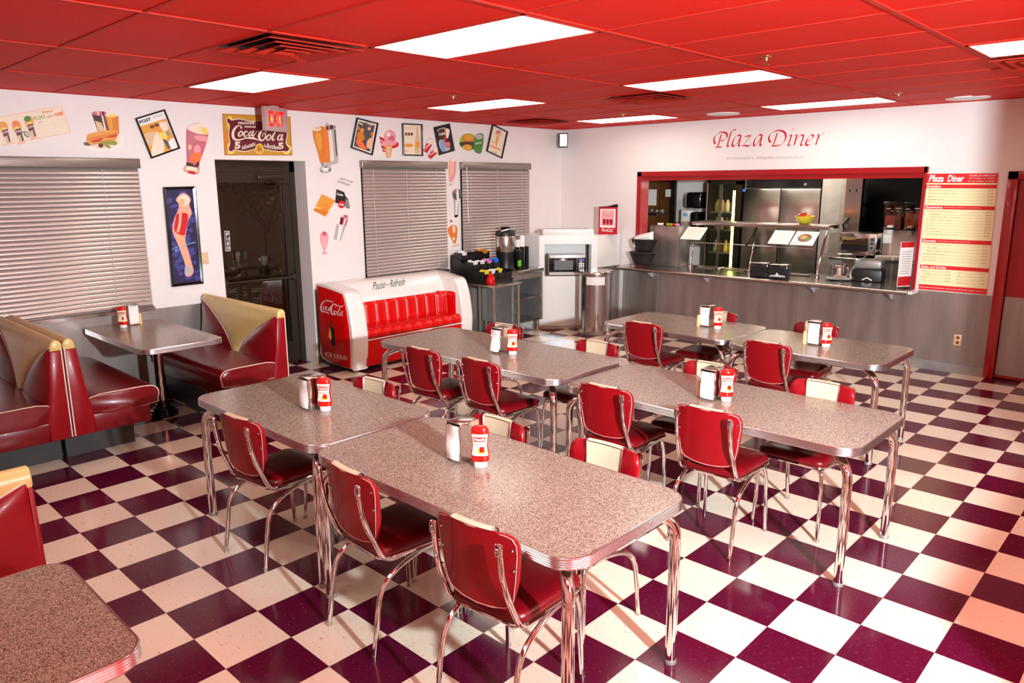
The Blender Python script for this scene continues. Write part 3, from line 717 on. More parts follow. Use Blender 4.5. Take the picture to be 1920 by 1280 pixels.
# ------------------------------------------------------------------ cooler bench (world coordinates)
t = thing('cooler_bench', 'red and white bench made from an old drinks cooler, below the blind', 'bench', (-5.0, 1.7, 0), world=True)
XB = XL+.066
arm = [(XB, .30), (XB+.03, .06), (-4.74, .035), (-4.70, .045), (-4.665, .30), (-4.665, .44), (-4.70, .66), (-4.755, .82), (-4.80, .868), (-4.88, .885), (-5.18, .925), (-5.27, .915), (XB, .87)]
for y0, y1 in ((.82, 1.02), (2.40, 2.575)):
    mb = MB(); a = crom(arm, 3, True); c_ = (-4.98, .48)
    mb.loft([[Vector((c_[0]+(u-c_[0])*k, y, c_[1]+(v-c_[1])*k)) for u, v in a] for y, k in ((y0, .965), (y0+.012, .99), (y0+.03, 1.), (y1-.03, 1.), (y1-.01, .99), (y1, .965))])
    mb.build('armrest', 'white_gloss', t, ang=50)
mb = MB(); bt = crom([(XB, .5), (XB, .88), (XB+.06, .925), (XB+.15, .93), (-5.09, .90), (-5.03, .80), (-4.99, .70), (-5.03, .69), (-5.1, .5)], 3, True)
mb.prism(bt, .95, 2.45, lambda u, v, d: Vector((u, d, v))); mb.build('back_top', 'white_gloss', t, ang=50)
# red end panel with lettering
ep = crom([(-5.285, .86), (-5.23, .895), (-4.86, .857), (-4.80, .82), (-4.745, .62), (-4.72, .42), (-4.735, .09), (-4.79, .05), (-5.20, .08), (-5.27, .16), (-5.30, .45)], 4, True)
mb = MB(); mb.loft([[Vector((-5.02+(u+5.02)*k, y, .47+(v-.47)*k)) for u, v in ep] for y, k in ((.835, 1.0), (.812, .995), (.805, .96))]); pe = mb.build('end_panel', 'vinyl_bright', t, ang=40)
A = Art(lambda px, py, h: Vector((W(px, py, 1, .805).x, .8045-h, W(px, py, 1, .805).z)), (590, 530), 120/904, .0)
for st in COKE: A.stroke('ink_white', st, 1)
A.line('ink_white', 'DRINK', 158, 262, 258, 22, 280, bold=.02).line('ink_white', 'ICE COLD', 150, 455, 1025, 52, 1090, bold=.02)
A.shape('ink_black', [(226, 540), (242, 545), (250, 620), (275, 660), (290, 880), (245, 872), (232, 760), (222, 640)], True)
A.shape('ink_dgreen', [(228, 545), (240, 548), (248, 620), (232, 650)], True)
A.shape('ink_amber', [(215, 640), (205, 690), (200, 760), (222, 790), (240, 800), (236, 720), (226, 660)], True)
sub(A.done('lettering'), pe)
# tufted inner back, wrapped round into the right arm
mb = MB(); ch = 11
path = crom([(-4.90, 1.02), (-5.0, 1.03), (-5.005, 1.2), (-5.01, 1.9), (-5.005, 2.15), (-4.985, 2.30), (-4.93, 2.37), (-4.84, 2.40), (-4.78, 2.405)], 8)
ln = [0]
for p, q in zip(path, path[1:]): ln.append(ln[-1]+math.hypot(q[0]-p[0], q[1]-p[1]))
def pat(s):
    s *= ln[-1]
    for i in range(len(path)-1):
        if ln[i+1] >= s-1e-9:
            k = (s-ln[i])/(ln[i+1]-ln[i]); p, q = path[i], path[i+1]; d = Vector((q[1]-p[1], -(q[0]-p[0]), 0)).normalized()
            return Vector((p[0]+(q[0]-p[0])*k, p[1]+(q[1]-p[1])*k, 0)), d
def tf(u, v):
    p, d = pat(u); pu = abs(math.sin(math.pi*u*ch))**.5*.022+.004; e = min(1, v*8, (1-v)*8)
    return Vector((p.x+d.x*(pu*e+.03*(1-v)), p.y+d.y*(pu*e), .40+.31*v))
mb.grid(tf, ch*8, 14); tb = mb.build('tufted_back', 'vinyl_bright', t, ang=70)
for k in range(1, ch):
    mb = MB(); mb.tube([tf(k/ch, v)+Vector((.002, 0, 0)) for v in [i/10 for i in range(11)]], .0022, 5); mb.build('seam', 'piping_cream', tb)
mb = MB()
def sf(u, v):
    y = 1.015+1.39*u; pu = abs(math.sin(math.pi*u*9))**.5*.010
    pr = [(-5.02, .425), (-4.90, .44), (-4.76, .445), (-4.715, .435), (-4.69, .40), (-4.685, .355), (-4.70, .345)]
    k = min(v*(len(pr)-1), len(pr)-1.001); i = int(k); f = k-i; x = pr[i][0]+(pr[i+1][0]-pr[i][0])*f; z = pr[i][1]+(pr[i+1][1]-pr[i][1])*f
    return Vector((x+(pu if v > .55 else 0), y, z+(pu if v < .6 else 0)))
mb.grid(sf, 72, 24); mb.build('seat_cushion', 'vinyl_bright', t, ang=70)
mb = MB(); mb.tube([(-4.686, 1.0, .335), (-4.686, 2.42, .335)], .008, 8); mb.build('piping', 'white_gloss', t)
mb = MB(); mb.box(-4.74, -4.685, 1.0, 2.42, .05, .33)
mb.build('front_panel', 'vinyl_bright', t, ang=0)
mb = MB(); mb.box(XB+.05, -4.76, .86, 2.53, 0, .06); mb.build('base', 'black', t, ang=0)
def on_top(px, py, h):
    n = Vector((.9, 0, .42)).normalized(); p0 = Vector((-5.035, 1.5, .80)); d = ray(px, py); k = (p0-CAM).dot(n)/d.dot(n); return CAM+d*k+n*(h+.006)
A = Art(on_top, (540, 440), .25, .0)
A.text('ink_signgreen', 'Pause', (632, 417), (728, 400), (632, 358), .35).text('ink_signgreen', 'and', (735, 383), (757, 379), (735, 367), .35).text('ink_signgreen', 'Refresh', (762, 396), (875, 378), (762, 340), .35)
A.done('lettering', t)
# ------------------------------------------------------------------ drink station beside the bench
t = thing('steel_table', 'stainless steel table with round legs beside the white bench arm', 'table', (-4.9, 3.07, 0), world=True)
mb = MB(); mb.rbox(-5.33, -4.52, 2.80, 3.34, .728, .756, .01, 2); mb.build('table_top', 'steel_smooth', t)
mb = MB(); mb.box(-5.35, -5.335, 2.80, 3.34, .70, .90); mb.build('backsplash', 'steel', t, ang=0)
for x in (-4.57, -5.28):
    for y in (2.85, 3.29): mb = MB(); mb.tube([(x, y, 0), (x, y, .73)], .02, 12); mb.build('leg', 'steel_smooth', t)
t = thing('steel_cabinet', 'open stainless shelf cabinet under the coffee dispenser', 'cabinet', (-5.05, 3.68, 0), world=True)
cx0, cx1, cy0, cy1, ct = -5.35, -4.76, 3.37, 3.985, .868
mb = MB(); mb.rbox(cx0, cx1+.015, cy0-.01, cy1+.01, ct-.05, ct, .006, 2); mb.build('worktop', 'steel_smooth', t)
for y in (cy0, cy1-.03): mb = MB(); mb.box(cx0, cx1, y, y+.03, .16, ct-.05); mb.build('side_panel', 'steel_dark', t, ang=0)
mb = MB(); mb.box(cx0, cx0+.02, cy0, cy1, .16, ct-.05); mb.build('back_panel', 'steel_dark', t, ang=0)
for z in (.16, .47): mb = MB(); mb.box(cx0, cx1-.01, cy0+.03, cy1-.03, z, z+.025); mb.build('shelf', 'steel_smooth', t, ang=0)
mb = MB(); mb.box(cx1-.012, cx1, cy0+.03, cy1-.03, ct-.12, ct-.05); mb.build('front_rail', 'steel', t, ang=0)
for x in (cx0+.05, cx1-.05):
    for y in (cy0+.05, cy1-.05): mb = MB(); mb.lathe([(.02, 0), (.024, .02), (.024, .16)], c=(x, y, 0), n=14); mb.build('leg', 'steel_smooth', t)
# condiment organiser, three stepped rows of bins
t = thing('condiment_organizer', 'black stepped bin organiser full of sugar packets on the steel table', 'organizer', (-5.1, 3.07, .757), world=True)
mb = MB(); st = [(-4.70, .757), (-4.70, .80), (-5.30, 1.09), (-5.33, 1.09), (-5.33, .757)]
mb.prism(st, 2.83, 3.33, lambda u, v, d: Vector((u, d, v))); mb.build('stand', 'black', t, ang=0)
PK = [['white_paper', 'black', 'black', 'orange_bit'], ['white_paper', 'white_paper', 'pink_bit', 'blue_bit'], ['yellow_bit', 'white_paper', 'yellow_bit', 'black']]
for r_ in range(3):
    xf = -5.12+.20*r_; zb = 1.035-.105*r_
    for k in range(4):
        y0 = 2.835+.1235*k; mb = MB()
        for q in ((xf-.005, xf, y0, y0+.12, zb-.01, zb+.055), (xf-.15, xf, y0, y0+.004, zb-.01, zb+.085), (xf-.15, xf, y0+.116, y0+.12, zb-.01, zb+.085), (xf-.15, xf, y0, y0+.12, zb-.012, zb-.008)): mb.box(*q)
        b_ = mb.build('bin', 'black', t, ang=0)
        if PK[r_][k] != 'black':
            for i in range(9):
                mb = MB(); mb.M = Matrix.Translation((xf-.02-.013*i, y0+.06+rnd.uniform(-.008, .008), zb+.05+rnd.uniform(0, .02))) @ Euler((rnd.uniform(-.25, .25), R(18)+rnd.uniform(-.2, .2), rnd.uniform(-.2, .2))).to_matrix().to_4x4()
                mb.rbox(-.0025, .0025, -.034, .034, -.04, .04, .002, 1); mb.build('packet', PK[r_][k], b_, ang=0)
p = at(920, 533, .757); t = thing('red_shaker', 'small red plastic shaker on the corner of the steel table', 'shaker', (p.x, p.y, .757))
mb = MB(); mb.lathe([(.05, 0), (.055, .01), (.057, .05), (.05, .085), (.032, .105), (.034, .112)], n=24); mb.build('body', 'vinyl_bright', t)
mb = MB(); mb.lathe([(.034, .112), (.04, .114), (.04, .128), (.02, .134)], n=20); mb.build('lid', 'vinyl_bright', t)
mb = MB(); mb.lathe([(.014, .133), (.012, .142)], n=10); mb.build('spout', 'vinyl_bright', t)
# airpot
q = W(948, 503, 0, -4.98); t = thing('coffee_airpot', 'tall steel and black coffee dispenser on the steel cabinet', 'coffee dispenser', (-4.98, q.y, ct)); t.scale = (1.4, 1.4, 1.4)
mb = MB(); mb.lathe([(.085, 0), (.09, .005), (.085, .02), (.078, .06), (.088, .13), (.092, .17)], n=32); mb.build('lower_body', 'black', t)
mb = MB(); mb.lathe([(.092, .17), (.094, .175), (.094, .315), (.092, .32)], n=32); mb.build('upper_body', 'steel_smooth', t)
mb = MB(); mb.lathe([(.096, .32), (.096, .345), (.085, .365), (.05, .372), (.04, .385), (.045, .40), (.02, .405)], n=28); mb.build('lid', 'black', t)
mb = MB(); mb.tube([(.0, -.098, .33), (.05, -.1, .37), (.09, -.05, .385), (.09, .05, .385), (.05, .1, .37), (0, .098, .33)], .006, 8); mb.build('handle', 'steel_smooth', t)
mb = MB(); mb.lathe([(.07, 0), (.1, .0), (.1, .012), (.07, .016)], n=28); mb.build('drip_base', 'black_gloss', t)
mb = MB(); mb.rbox(.06, .13, .05, .085, .09, .19, .008, 2); mb.build('tap', 'black', t)
mb = MB(); mb.rbox(.10, .118, .055, .095, .03, .15, .006, 2); mb.build('tap_lever', 'green_plastic', t)
t = thing('cup_dispenser', 'black cup dispenser with white paper cups next to the coffee dispenser', 'cup dispenser', (-4.96, q.y+.27, ct)); t.scale = (1.12, 1.12, 1.2)
mb = MB(); mb.rbox(-.08, .06, -.085, .085, 0, .012, .004, 1)
for y in (-.085, -.003, .079): mb.rbox(-.08, .06, y, y+.008, .0, .24, .003, 1)
mb.rbox(-.085, -.075, -.085, .085, 0, .24, .003, 1); mb.build('rack', 'black', t)
for y, h_ in ((-.042, .30), (.04, .34)):
    mb = MB(); pr = []
    for i in range(int(h_/.03)): pr += [(.036, .014+.03*i), (.0305, .018+.03*i), (.032, .04+.03*i)]
    mb.lathe([(.03, .013)]+[(.030+.004*i/len(pr), z) for i, (r0, z) in enumerate(pr)]+[(.026, h_+.02)], n=20, c=(-.015, y, 0)); mb.build('cup_stack', 'white_paper', t)
# corner cabinet with microwave
t = thing('corner_cabinet', 'tall white corner cabinet with an open niche for the microwave', 'cabinet', (-4.9, 4.6, 0), world=True)
Ax, Ay, Ln, TZ = -4.865, 4.03, .80, 1.29; dd = Vector((1, 1, 0)).normalized(); nn = Vector((1, -1, 0)).normalized()
def dg(s, n_, z): p = Vector((Ax, Ay, 0))+dd*s+nn*n_; return Vector((p.x, p.y, z))
bx_ = Ax+Ln*.7071; by_ = Ay+Ln*.7071
def dbox(mb, s0, s1, n0, n1, z0, z1):
    mb.add([dg(s, n_, z) for s in (s0, s1) for n_ in (n0, n1) for z in (z0, z1)], [(0, 1, 3, 2), (4, 6, 7, 5), (0, 4, 5, 1), (2, 3, 7, 6), (0, 2, 6, 4), (1, 5, 7, 3)])
mb = MB(); plan = [(Ax, Ay), (bx_, by_), (bx_+.02, YR-.018), (XL+.075, YR-.018), (XL+.075, Ay-.01)]
mb.prism(plan, TZ-.035, TZ, lambda u, v, d: Vector((u, v, d))); mb.build('top', 'white_gloss', t, ang=0)
mb = MB(); dbox(mb, 0, .075, -.3, 0, .04, TZ-.035); dbox(mb, Ln-.085, Ln, -.3, 0, .04, TZ-.035); dbox(mb, .075, Ln-.085, -.3, 0, TZ-.12, TZ-.035); mb.build('front_frame', 'white_gloss', t, ang=0)
mb = MB(); dbox(mb, .0, Ln, -.03, .004, .04, .735); mb.build('front_panel', 'white_gloss', t, ang=0)
mb = MB(); dbox(mb, .075, Ln-.085, -.45, -.005, .70, .733); mb.build('niche_shelf', 'white_gloss', t, ang=0)
mb = MB(); dbox(mb, .075, Ln-.085, -.47, -.45, .70, TZ-.03); mb.build('niche_back', 'white_gloss', t, ang=0)
mb = MB(); mb.add([(Ax, Ay, 0), (XL+.075, Ay-.01, 0), (XL+.075, Ay-.01, TZ-.035), (Ax, Ay, TZ-.035)], [(0, 1, 2, 3)]); mb.build('side_panel', 'white_gloss', t, ang=0)
mb = MB(); mb.add([(bx_, by_, .85), (bx_+.02, YR-.018, .85), (bx_+.02, YR-.018, TZ-.035), (bx_, by_, TZ-.035)], [(0, 1, 2, 3)]); mb.build('side_panel', 'white_gloss', t, ang=0)
mb = MB(); mb.add([(bx_, by_, 0), (bx_+.02, YR-.018, 0), (bx_+.02, YR-.018, .85), (bx_, by_, .85)], [(0, 1, 2, 3)]); mb.build('steel_side', 'steel', t, ang=0)
mb = MB(); dbox(mb, .0, Ln, -.1, -.03, 0, .04); mb.build('plinth', 'white_gloss', t, ang=0)
c = dg(Ln*.5-.01, -.19, .734); t = thing('microwave', 'silver microwave oven with black door inside the corner cabinet niche', 'microwave', c, R(45))   # local -y faces out
mb = MB(); mb.rbox(-.25, .25, -.15, .17, .012, .29, .008, 2); mb.build('body', 'silver_paint', t)
mb = MB(); mb.rbox(-.25, .13, -.168, -.15, .055, .25, .005, 2); d_ = mb.build('door', 'black_gloss', t)
mb = MB(); mb.box(-.18, .08, -.1695, -.168, .085, .215); mb.build('window', 'ink_dgrey', d_, ang=0)
mb = MB(); mb.rbox(.135, .25, -.168, -.15, .055, .25, .005, 2); d_ = mb.build('control_panel', 'black_gloss', t)
mb = MB(); mb.box(.155, .232, -.1695, -.168, .2, .235); mb.build('display', 'ink_blue', d_, ang=0)
for i in range(4):
    for j in range(3): mb = MB(); mb.rbox(.155+.027*j, .175+.027*j, -.171, -.168, .075+.028*i, .093+.028*i, .001, 1); mb.build('button', 'steel_smooth', d_, ang=0)
for x in (-.2, .2): mb = MB(); mb.lathe([(.014, 0), (.012, .013)], c=(x, -.1, 0), n=10); mb.build('foot', 'black', t)
t = thing('display_plinth', 'plain white plinth on top of the corner cabinet', 'plinth', dg(Ln*.5+.0, -.27, TZ), R(45))
mb = MB(); mb.rbox(-.36, .36, -.24, .2, 0, .012, .004, 1); mb.build('base', 'white_gloss', t)
mb = MB(); mb.rbox(-.35, .35, -.23, .19, .012, .072, .006, 2); mb.build('slab', 'white_gloss', t)
mb = MB(); mb.box(-.33, .33, -.21, .17, .072, .076); mb.build('top_sheet', 'steel_smooth', t, ang=0)
c = W(1139, 437, 1, 4.86); t = thing('table_sign', 'red framed drink sign with a black top on the corner cabinet', 'sign', (c.x, 4.86, TZ), R(16))
mb = MB(); mb.rbox(-.135, .135, 0, .02, 0, .37, .004, 1); mb.build('panel', 'ink_crimson', t)
mb = MB(); mb.prism([(-.13, .37), (.14, .37), (.14, .41), (.09, .405), (.03, .385), (-.02, .38), (-.13, .375)], 0, .02, lambda u, v, d: Vector((u, d, v))); mb.build('top_crest', 'black_gloss', t, ang=0)
mb = MB(); mb.rbox(-.12, .12, -.06, .08, 0, .006, .002, 1); mb.build('base', 'ink_crimson', t)
A = Art(lambda x, y, h: Vector((x, -.001-h, y)), h0=.0)
A.shape('ink_white', [(-.112, .09), (.112, .09), (.112, .345), (-.112, .345)]).shape('ink_pink', [(-.09, .12), (.09, .12), (.09, .33), (-.09, .33)])
for x in (-.05, 0, .05): A.oval('ink_red', x, .17, .022, .05).oval('ink_maroon', x, .175, .012, .03).oval('ink_white', x, .22, .01, .012)
for y in (.305, .285): A.line('ink_white', 'COOL REFRESHING' if y > .3 else 'TASTE', -.075 if y > .3 else -.03, .075 if y > .3 else .03, y, -.013, bold=.01)
coke(A, 'ink_white', (-.08, .025), (.085, .03), (-.08, .08)); A.done('poster', t)
c = W(1056, 256, 1, YR-.12); t = thing('wall_speaker', 'small black loudspeaker high in the corner of the room', 'speaker', (-5.22, 4.95, 2.49), R(45))
mb = MB(); mb.rbox(-.065, .065, -.06, .06, 0, .2, .01, 2); mb.build('cabinet', 'black', t)
mb = MB(); mb.rbox(-.055, .055, -.066, -.06, .012, .188, .006, 1); mb.build('grille', 'steel_dark', t)
mb = MB(); mb.tube([(0, .06, .1), (0, .17, .1)], .012, 8); mb.build('bracket', 'black', t)
# trash can
c = at(1110, 621, 0); t = thing('trash_can', 'round stainless steel trash can with a white flap opening', 'trash can', (-4.13, 4.34, 0))
ct_, rt = .845, .222
ax_ = math.atan2(CAM.y-4.34, CAM.x+4.13)
mb = MB(); mb.lathe([(rt-.004, 0), (rt, .005), (rt, .045), (rt-.004, .05), (rt-.004, .62), (rt-.004, ct_-.02)], n=56); mb.build('body', 'steel_smooth', t)
mb = MB(); mb.lathe([(rt-.002, ct_-.04), (rt+.006, ct_-.035), (rt+.006, ct_-.01), (rt, ct_), (rt-.03, ct_)], n=56); mb.build('lid_rim', 'steel_smooth', t)
mb = MB()
for (x, z) in [(0, 0)]:
    o = rrect(-.62, .62, .665, .79, .055, 5); fr = [Vector(((rt+.004)*math.cos(ax_+a), (rt+.004)*math.sin(ax_+a), q)) for a, q in o]
    mb.loft([[Vector(((rt-.006)*math.cos(ax_+a), (rt-.006)*math.sin(ax_+a), .74+(q-.74)*1.03)) for a, q in o], fr, [Vector(((rt+.004)*math.cos(ax_+a*.95), (rt+.004)*math.sin(ax_+a*.95), .74+(q-.74)*.9)) for a, q in o]], caps=False)
mb.build('flap_frame', 'steel_smooth', t, ang=50)
mb = MB(); mb.grid(lambda u, v: Vector(((rt+.001)*math.cos(ax_+(2*u-1)*.575), (rt+.001)*math.sin(ax_+(2*u-1)*.575), .675+.105*v)), 16, 2); mb.build('flap', 'white_gloss', t, ang=60)
mb = MB(); mb.lathe([(rt+.012, 0), (rt+.012, .02), (rt, .025)], n=48); mb.build('base_ring', 'steel_dark', t)
# ------------------------------------------------------------------ serving counter
CZ = .852
t = thing('serving_counter', 'long stainless serving counter and tray ledge under the hatch', 'counter', (-2.2, 5.1, 0), world=True)
mb = MB(); mb.prism([(-4.14, 4.84), (-.44, 4.84), (-.44, YR-.018), (-.475, YR-.018), (-.475, 5.74), (-3.95, 5.74), (-3.95, YR-.018), (-4.14, YR-.018)], CZ-.03, CZ, lambda u, v, d: Vector((u, v, d))); mb.build('worktop', 'steel_smooth', t, ang=0)
mb = MB(); mb.tube([(-4.14, 4.84, CZ-.016), (-.44, 4.84, CZ-.016)], .019, 10); mb.build('front_edge', 'steel_smooth', t)
mb = MB(); mb.box(-3.99, -.46, 5.27, 5.72, 0, CZ-.03); mb.build('body', 'steel_dark', t, ang=0)
for px in (1213, 1318, 1520, 1668):
    x = W(px, 525, 1, 5.0).x; mb = MB(); mb.prism([(YR-.009, .82), (4.93, .82), (4.95, .80), (YR-.03, .72), (YR-.009, .71)], x-.012, x+.012, lambda u, v, d: Vector((d, u, v)))
    mb.rbox(x-.03, x+.03, YR-.014, YR-.008, .70, .82, .002, 1); mb.build('bracket', 'alu', t, ang=0)
mb = MB(); mb.box(-.44, -.4, 4.86, YR-.02, CZ-.032, CZ-.004); mb.build('end_trim', 'white_gloss', t, ang=0)
for nm, x0, x1, y0, y1, d in (('food_well', -3.30, -2.95, 5.44, 5.66, 0), ('food_well', -2.9, -2.54, 5.44, 5.66, 0), ('food_well', -2.1, -1.72, 5.42, 5.66, 0)):
    mb = MB()
    for q in ((x0, x1, y0, y0+.03), (x0, x1, y1-.03, y1), (x0, x0+.03, y0, y1), (x1-.03, x1, y0, y1)): mb.rbox(*q, CZ, CZ+.012, .003, 1)
    mb.build(nm, 'steel_smooth', t); mb = MB(); mb.box(x0+.03, x1-.03, y0+.03, y1-.03, CZ+.001, CZ+.004); mb.build('pan', 'steel_dark', t, ang=0)
# sneeze guard
SY = 5.62
t = thing('sneeze_guard', 'glass sneeze guard on steel posts over the food wells', 'sneeze guard', (-2.5, SY, CZ), world=True)
mb = MB(); mb.rbox(-3.44, -1.58, SY-.05, SY+.30, 1.415, 1.465, .006, 2); mb.build('top_shelf', 'steel_smooth', t)
for x in (-3.36, -2.5, -1.60):
    mb = MB(); mb.tube([(x, 5.38, CZ), (x, 5.38, .93), (x, SY-.02, 1.42)] if x > -2 else [(x, 5.45, CZ), (x, 5.47, 1.0), (x, SY-.02, 1.42)], .014, 10); mb.build('post', 'chrome', t)
    mb = MB(); mb.lathe([(.03, 0), (.03, .012), (.016, .04)], c=(x, 5.38 if x > -2 else 5.45, CZ), n=12); mb.build('foot', 'steel_smooth', t)
for x0, x1 in ((-3.30, -2.52), (-2.48, -1.64)):
    mb = MB(); mb.add([(x0, 5.33, 1.20), (x1, 5.33, 1.20), (x1, SY-.04, 1.415), (x0, SY-.04, 1.415)], [(0, 1, 2, 3)]); mb.add([(x0, 5.325, 1.20), (x1, 5.325, 1.20), (x1, SY-.046, 1.415), (x0, SY-.046, 1.415)], [(0, 1, 2, 3)]); mb.build('glass_panel', 'glass_clear', t, ang=0, recalc=False)
    mb = MB(); mb.tube([(x0, 5.33, 1.2), (x1, 5.33, 1.2)], .006, 6); mb.build('glass_edge', 'steel_dark', t)
mb = MB(); mb.tube([(-2.5, 5.33, 1.19), (-2.5, SY-.02, 1.42)], .012, 8); mb.build('arm', 'bronze', t)
def card(lab, x0, x1, kind):
    t = thing('menu_card', lab, 'menu', ((x0+x1)/2, 5.40, 1.24), group='menu cards on the sneeze guard')
    q = lambda u, v, h=0: Vector((x0+(x1-x0)*u-(x0+x1)/2, -.075+.20*v-.02*h/.01*0, -.005+.15*v+h))
    mb = MB(); mb.loft([[q(0, 0), q(1, 0), q(1, 1), q(0, 1)], [q(0, 0, .006), q(1, 0, .006), q(1, 1, .006), q(0, 1, .006)]]); mb.build('sheet', 'white_paper', t, ang=0)
    A = Art(lambda u, v, h: q(u, v, .0062+h), h0=0)
    if kind: A.oval('ink_brown', .5, .5, .3, .3).oval('ink_amber', .45, .55, .15, .14).oval('ink_green', .62, .42, .12, .12)
    for k in range(7): A.shape('ink_tan', [(.1, .1+.12*k), (.85, .1+.12*k), (.85, .13+.12*k), (.1, .13+.12*k)] if not kind else [(.1, .04+.015*k), (.3, .04+.015*k), (.3, .05+.015*k), (.1, .05+.015*k)])
    A.done('print', t)
card('menu card lying at the left end of the sneeze guard glass', -3.46, -3.16, 0); card('pale menu card on the sneeze guard glass, left of the picture card', -2.22, -1.96, 0); card('menu card with a food picture at the right end of the sneeze guard', -1.94, -1.66, 1)
# steel tower with packets at the left of the hatch
t = thing('packet_cabinet', 'tall stainless box with coloured packets along its top edge', 'cabinet', (-3.73, 5.5, CZ), world=True)
mb = MB(); mb.rbox(-3.97, -3.50, 5.36, 5.66, CZ, 1.40, .006, 2); mb.build('body', 'steel', t)
for i, k in enumerate(('white_paper', 'white_paper', 'black', 'orange_bit', 'green_plastic', 'label_red', 'pink_bit')):
    x = -3.84+.048*i; mb = MB(); mb.M = Matrix.Translation((x, 5.39, 1.405)) @ Euler((-.4, rnd.uniform(-.15, .15), 0)).to_matrix().to_4x4(); mb.rbox(-.02, .02, -.02, .02, 0, .03, .003, 1); mb.build('packet', k, t, ang=0)
# items on the ledge
def basket(lab, x, y, z):
    t = thing('bread_basket', lab, 'basket', (x, y, z), group='black woven baskets at the left end of the ledge')
    mb = MB(); prof = []
    for i in range(12): prof.append((.105+.055*i/11+(.004 if i % 2 else 0), .004+.15*i/11))
    prof += [(.165, .158), (.158, .16)]+[(.15-.05*i/5, .15-.14*i/5) for i in range(6)]
    mb.lathe(prof, n=36, ex=1.12, ey=.8); mb.build('bowl', 'basket', t, ang=60)
    mb = MB(); mb.tube([(.163*1.12*math.cos(a), .163*.8*math.sin(a), .158) for a in [2*math.pi*i/32 for i in range(32)]], .009, 8, closed=True); mb.build('rim', 'basket', t)
    for i in range(18):
        a = 2*math.pi*i/18; mb = MB(); mb.tube([((.108*1.12)*math.cos(a), .108*.8*math.sin(a), .01), (.166*1.12*math.cos(a), .166*.8*math.sin(a), .15)], .006, 5); mb.build('stake', 'basket', t)
    return t
b0 = W(1206, 470, 1, 5.0)
basket('black woven basket at the bottom of the two, on the ledge', b0.x, 4.985, .90)
t = thing('wire_stand', 'low wire stand under the lower black basket', 'rack', (b0.x, 4.985, CZ))
mb = MB()
for y in (-.09, .09): mb.tube([(-.14, y, .044), (.14, y, .044)], .004, 6)
for x in (-.12, -.04, .04, .12): mb.tube([(x, -.09, .044), (x, .09, .044)], .003, 6)
mb.build('grid', 'black', t)
for x in (-.13, .13):
    for y in (-.09, .09): mb = MB(); mb.tube([(x, y, .044), (x, y, 0)], .004, 6); mb.build('leg', 'black', t)
basket('black woven basket on top, holding folded white napkins', b0.x+.02, 4.99, 1.075)
for i in range(6):
    o = thing('paper_napkin', 'folded white paper napkin in the upper black basket', 'napkin', (b0.x+.02, 4.985, 1.15+.021*i), R(8+rnd.uniform(-5, 5)), group='folded napkins in the upper basket')
    mb = MB(); mb.M = Euler((R(18)+rnd.uniform(-.05, .05), R(-14), 0)).to_matrix().to_4x4(); mb.rbox(-.125, .125, -.075, .075, .02, .038, .006, 2); mb.build('sheet', 'white_paper', o)
def napbox(lab, px, py, rz):
    c = at(px, py, CZ); t = thing('napkin_dispenser', lab, 'napkin dispenser', (c.x, c.y+.08, CZ), R(rz), group='black napkin dispensers on the ledge')
    mb = MB(); mb.rbox(-.105, .105, -.1, .1, 0, .175, .01, 2); mb.build('case', 'black_gloss', t)
    mb = MB(); mb.rbox(-.1, .1, -.112, -.1, .012, .15, .006, 1); f = mb.build('face_plate', 'black', t)
    for x in (-.09, .09):
        for z in (.03, .09, .14): mb = MB(); mb.ball((x, -.113, z), .004, 8); mb.build('rivet', 'steel_smooth', f)
    return t
napbox('black napkin dispenser on the ledge, on the side towards the baskets', 1420, 519, 10)
t = napbox('black napkin dispenser on the ledge with white napkins sticking out', 1456, 523, 10)
mb = MB(); mb.add([(-.09, -.114, .03), (.09, -.114, .03), (.09, -.13, .05), (.02, -.13, .055), (.0, -.135, .085), (-.02, -.13, .055), (-.09, -.13, .045)], [(0, 1, 2, 3, 4, 5, 6)]); mb.build('napkin_end', 'white_paper', t, ang=0)
c = at(1573, 523, CZ+.02); c.y = max(c.y, 5.3); c = W(1573, 520, 1, 5.36); t = thing('serving_plate', 'white plate under the steel pitcher on the ledge', 'plate', (c.x, 5.36, CZ))
mb = MB(); mb.lathe([(.06, 0), (.08, .004), (.15, .018), (.152, .021), (.08, .009)], n=32); mb.build('dish', 'white_plastic', t)
t = thing('steel_pitcher', 'small shiny steel pitcher on a white plate', 'pitcher', (c.x, 5.36, CZ+.01))
mb = MB(); mb.lathe([(.06, 0), (.062, .004), (.058, .15), (.062, .172), (.05, .172), (.05, .02)], n=28); mb.build('body', 'chrome', t)
mb = MB(); mb.tube([(.058, 0, .14), (.095, 0, .135), (.10, 0, .06), (.06, 0, .03)], .006, 8); mb.build('handle', 'chrome', t)
mb = MB(); mb.rbox(-.03, .03, -.085, -.05, .13, .17, .01, 2); mb.build('spout', 'chrome', t)
c = W(1630, 518, 1, 5.5); t = thing('receipt_printer', 'dark grey receipt printer with a long curl of white paper', 'printer', (c.x, 5.5, CZ), R(8))
mb = MB(); mb.rbox(-.17, .15, -.13, .13, 0, .14, .015, 2); mb.build('body', 'black', t)
mb = MB(); mb.rbox(-.16, .14, -.1, .12, .14, .25, .03, 3); mb.build('cover', 'steel_dark', t)
mb = MB(); P_ = crom([(-.15, .03), (-.19, .06), (-.17, .14), (-.10, .24), (.0, .32), (.08, .36)], 6)
mb.loft([[Vector((x, -.14-.001, z)), Vector((x+.02, -.05, z+.012))] for x, z in P_], caps=False, closed=False); mb.build('paper', 'white_paper', t, ang=70)
mb = MB(); mb.tube([(-.05, -.135, .02), (.0, -.15, .05), (.05, -.135, .02)], .008, 6); mb.build('paper_loop', 'white_paper', t)
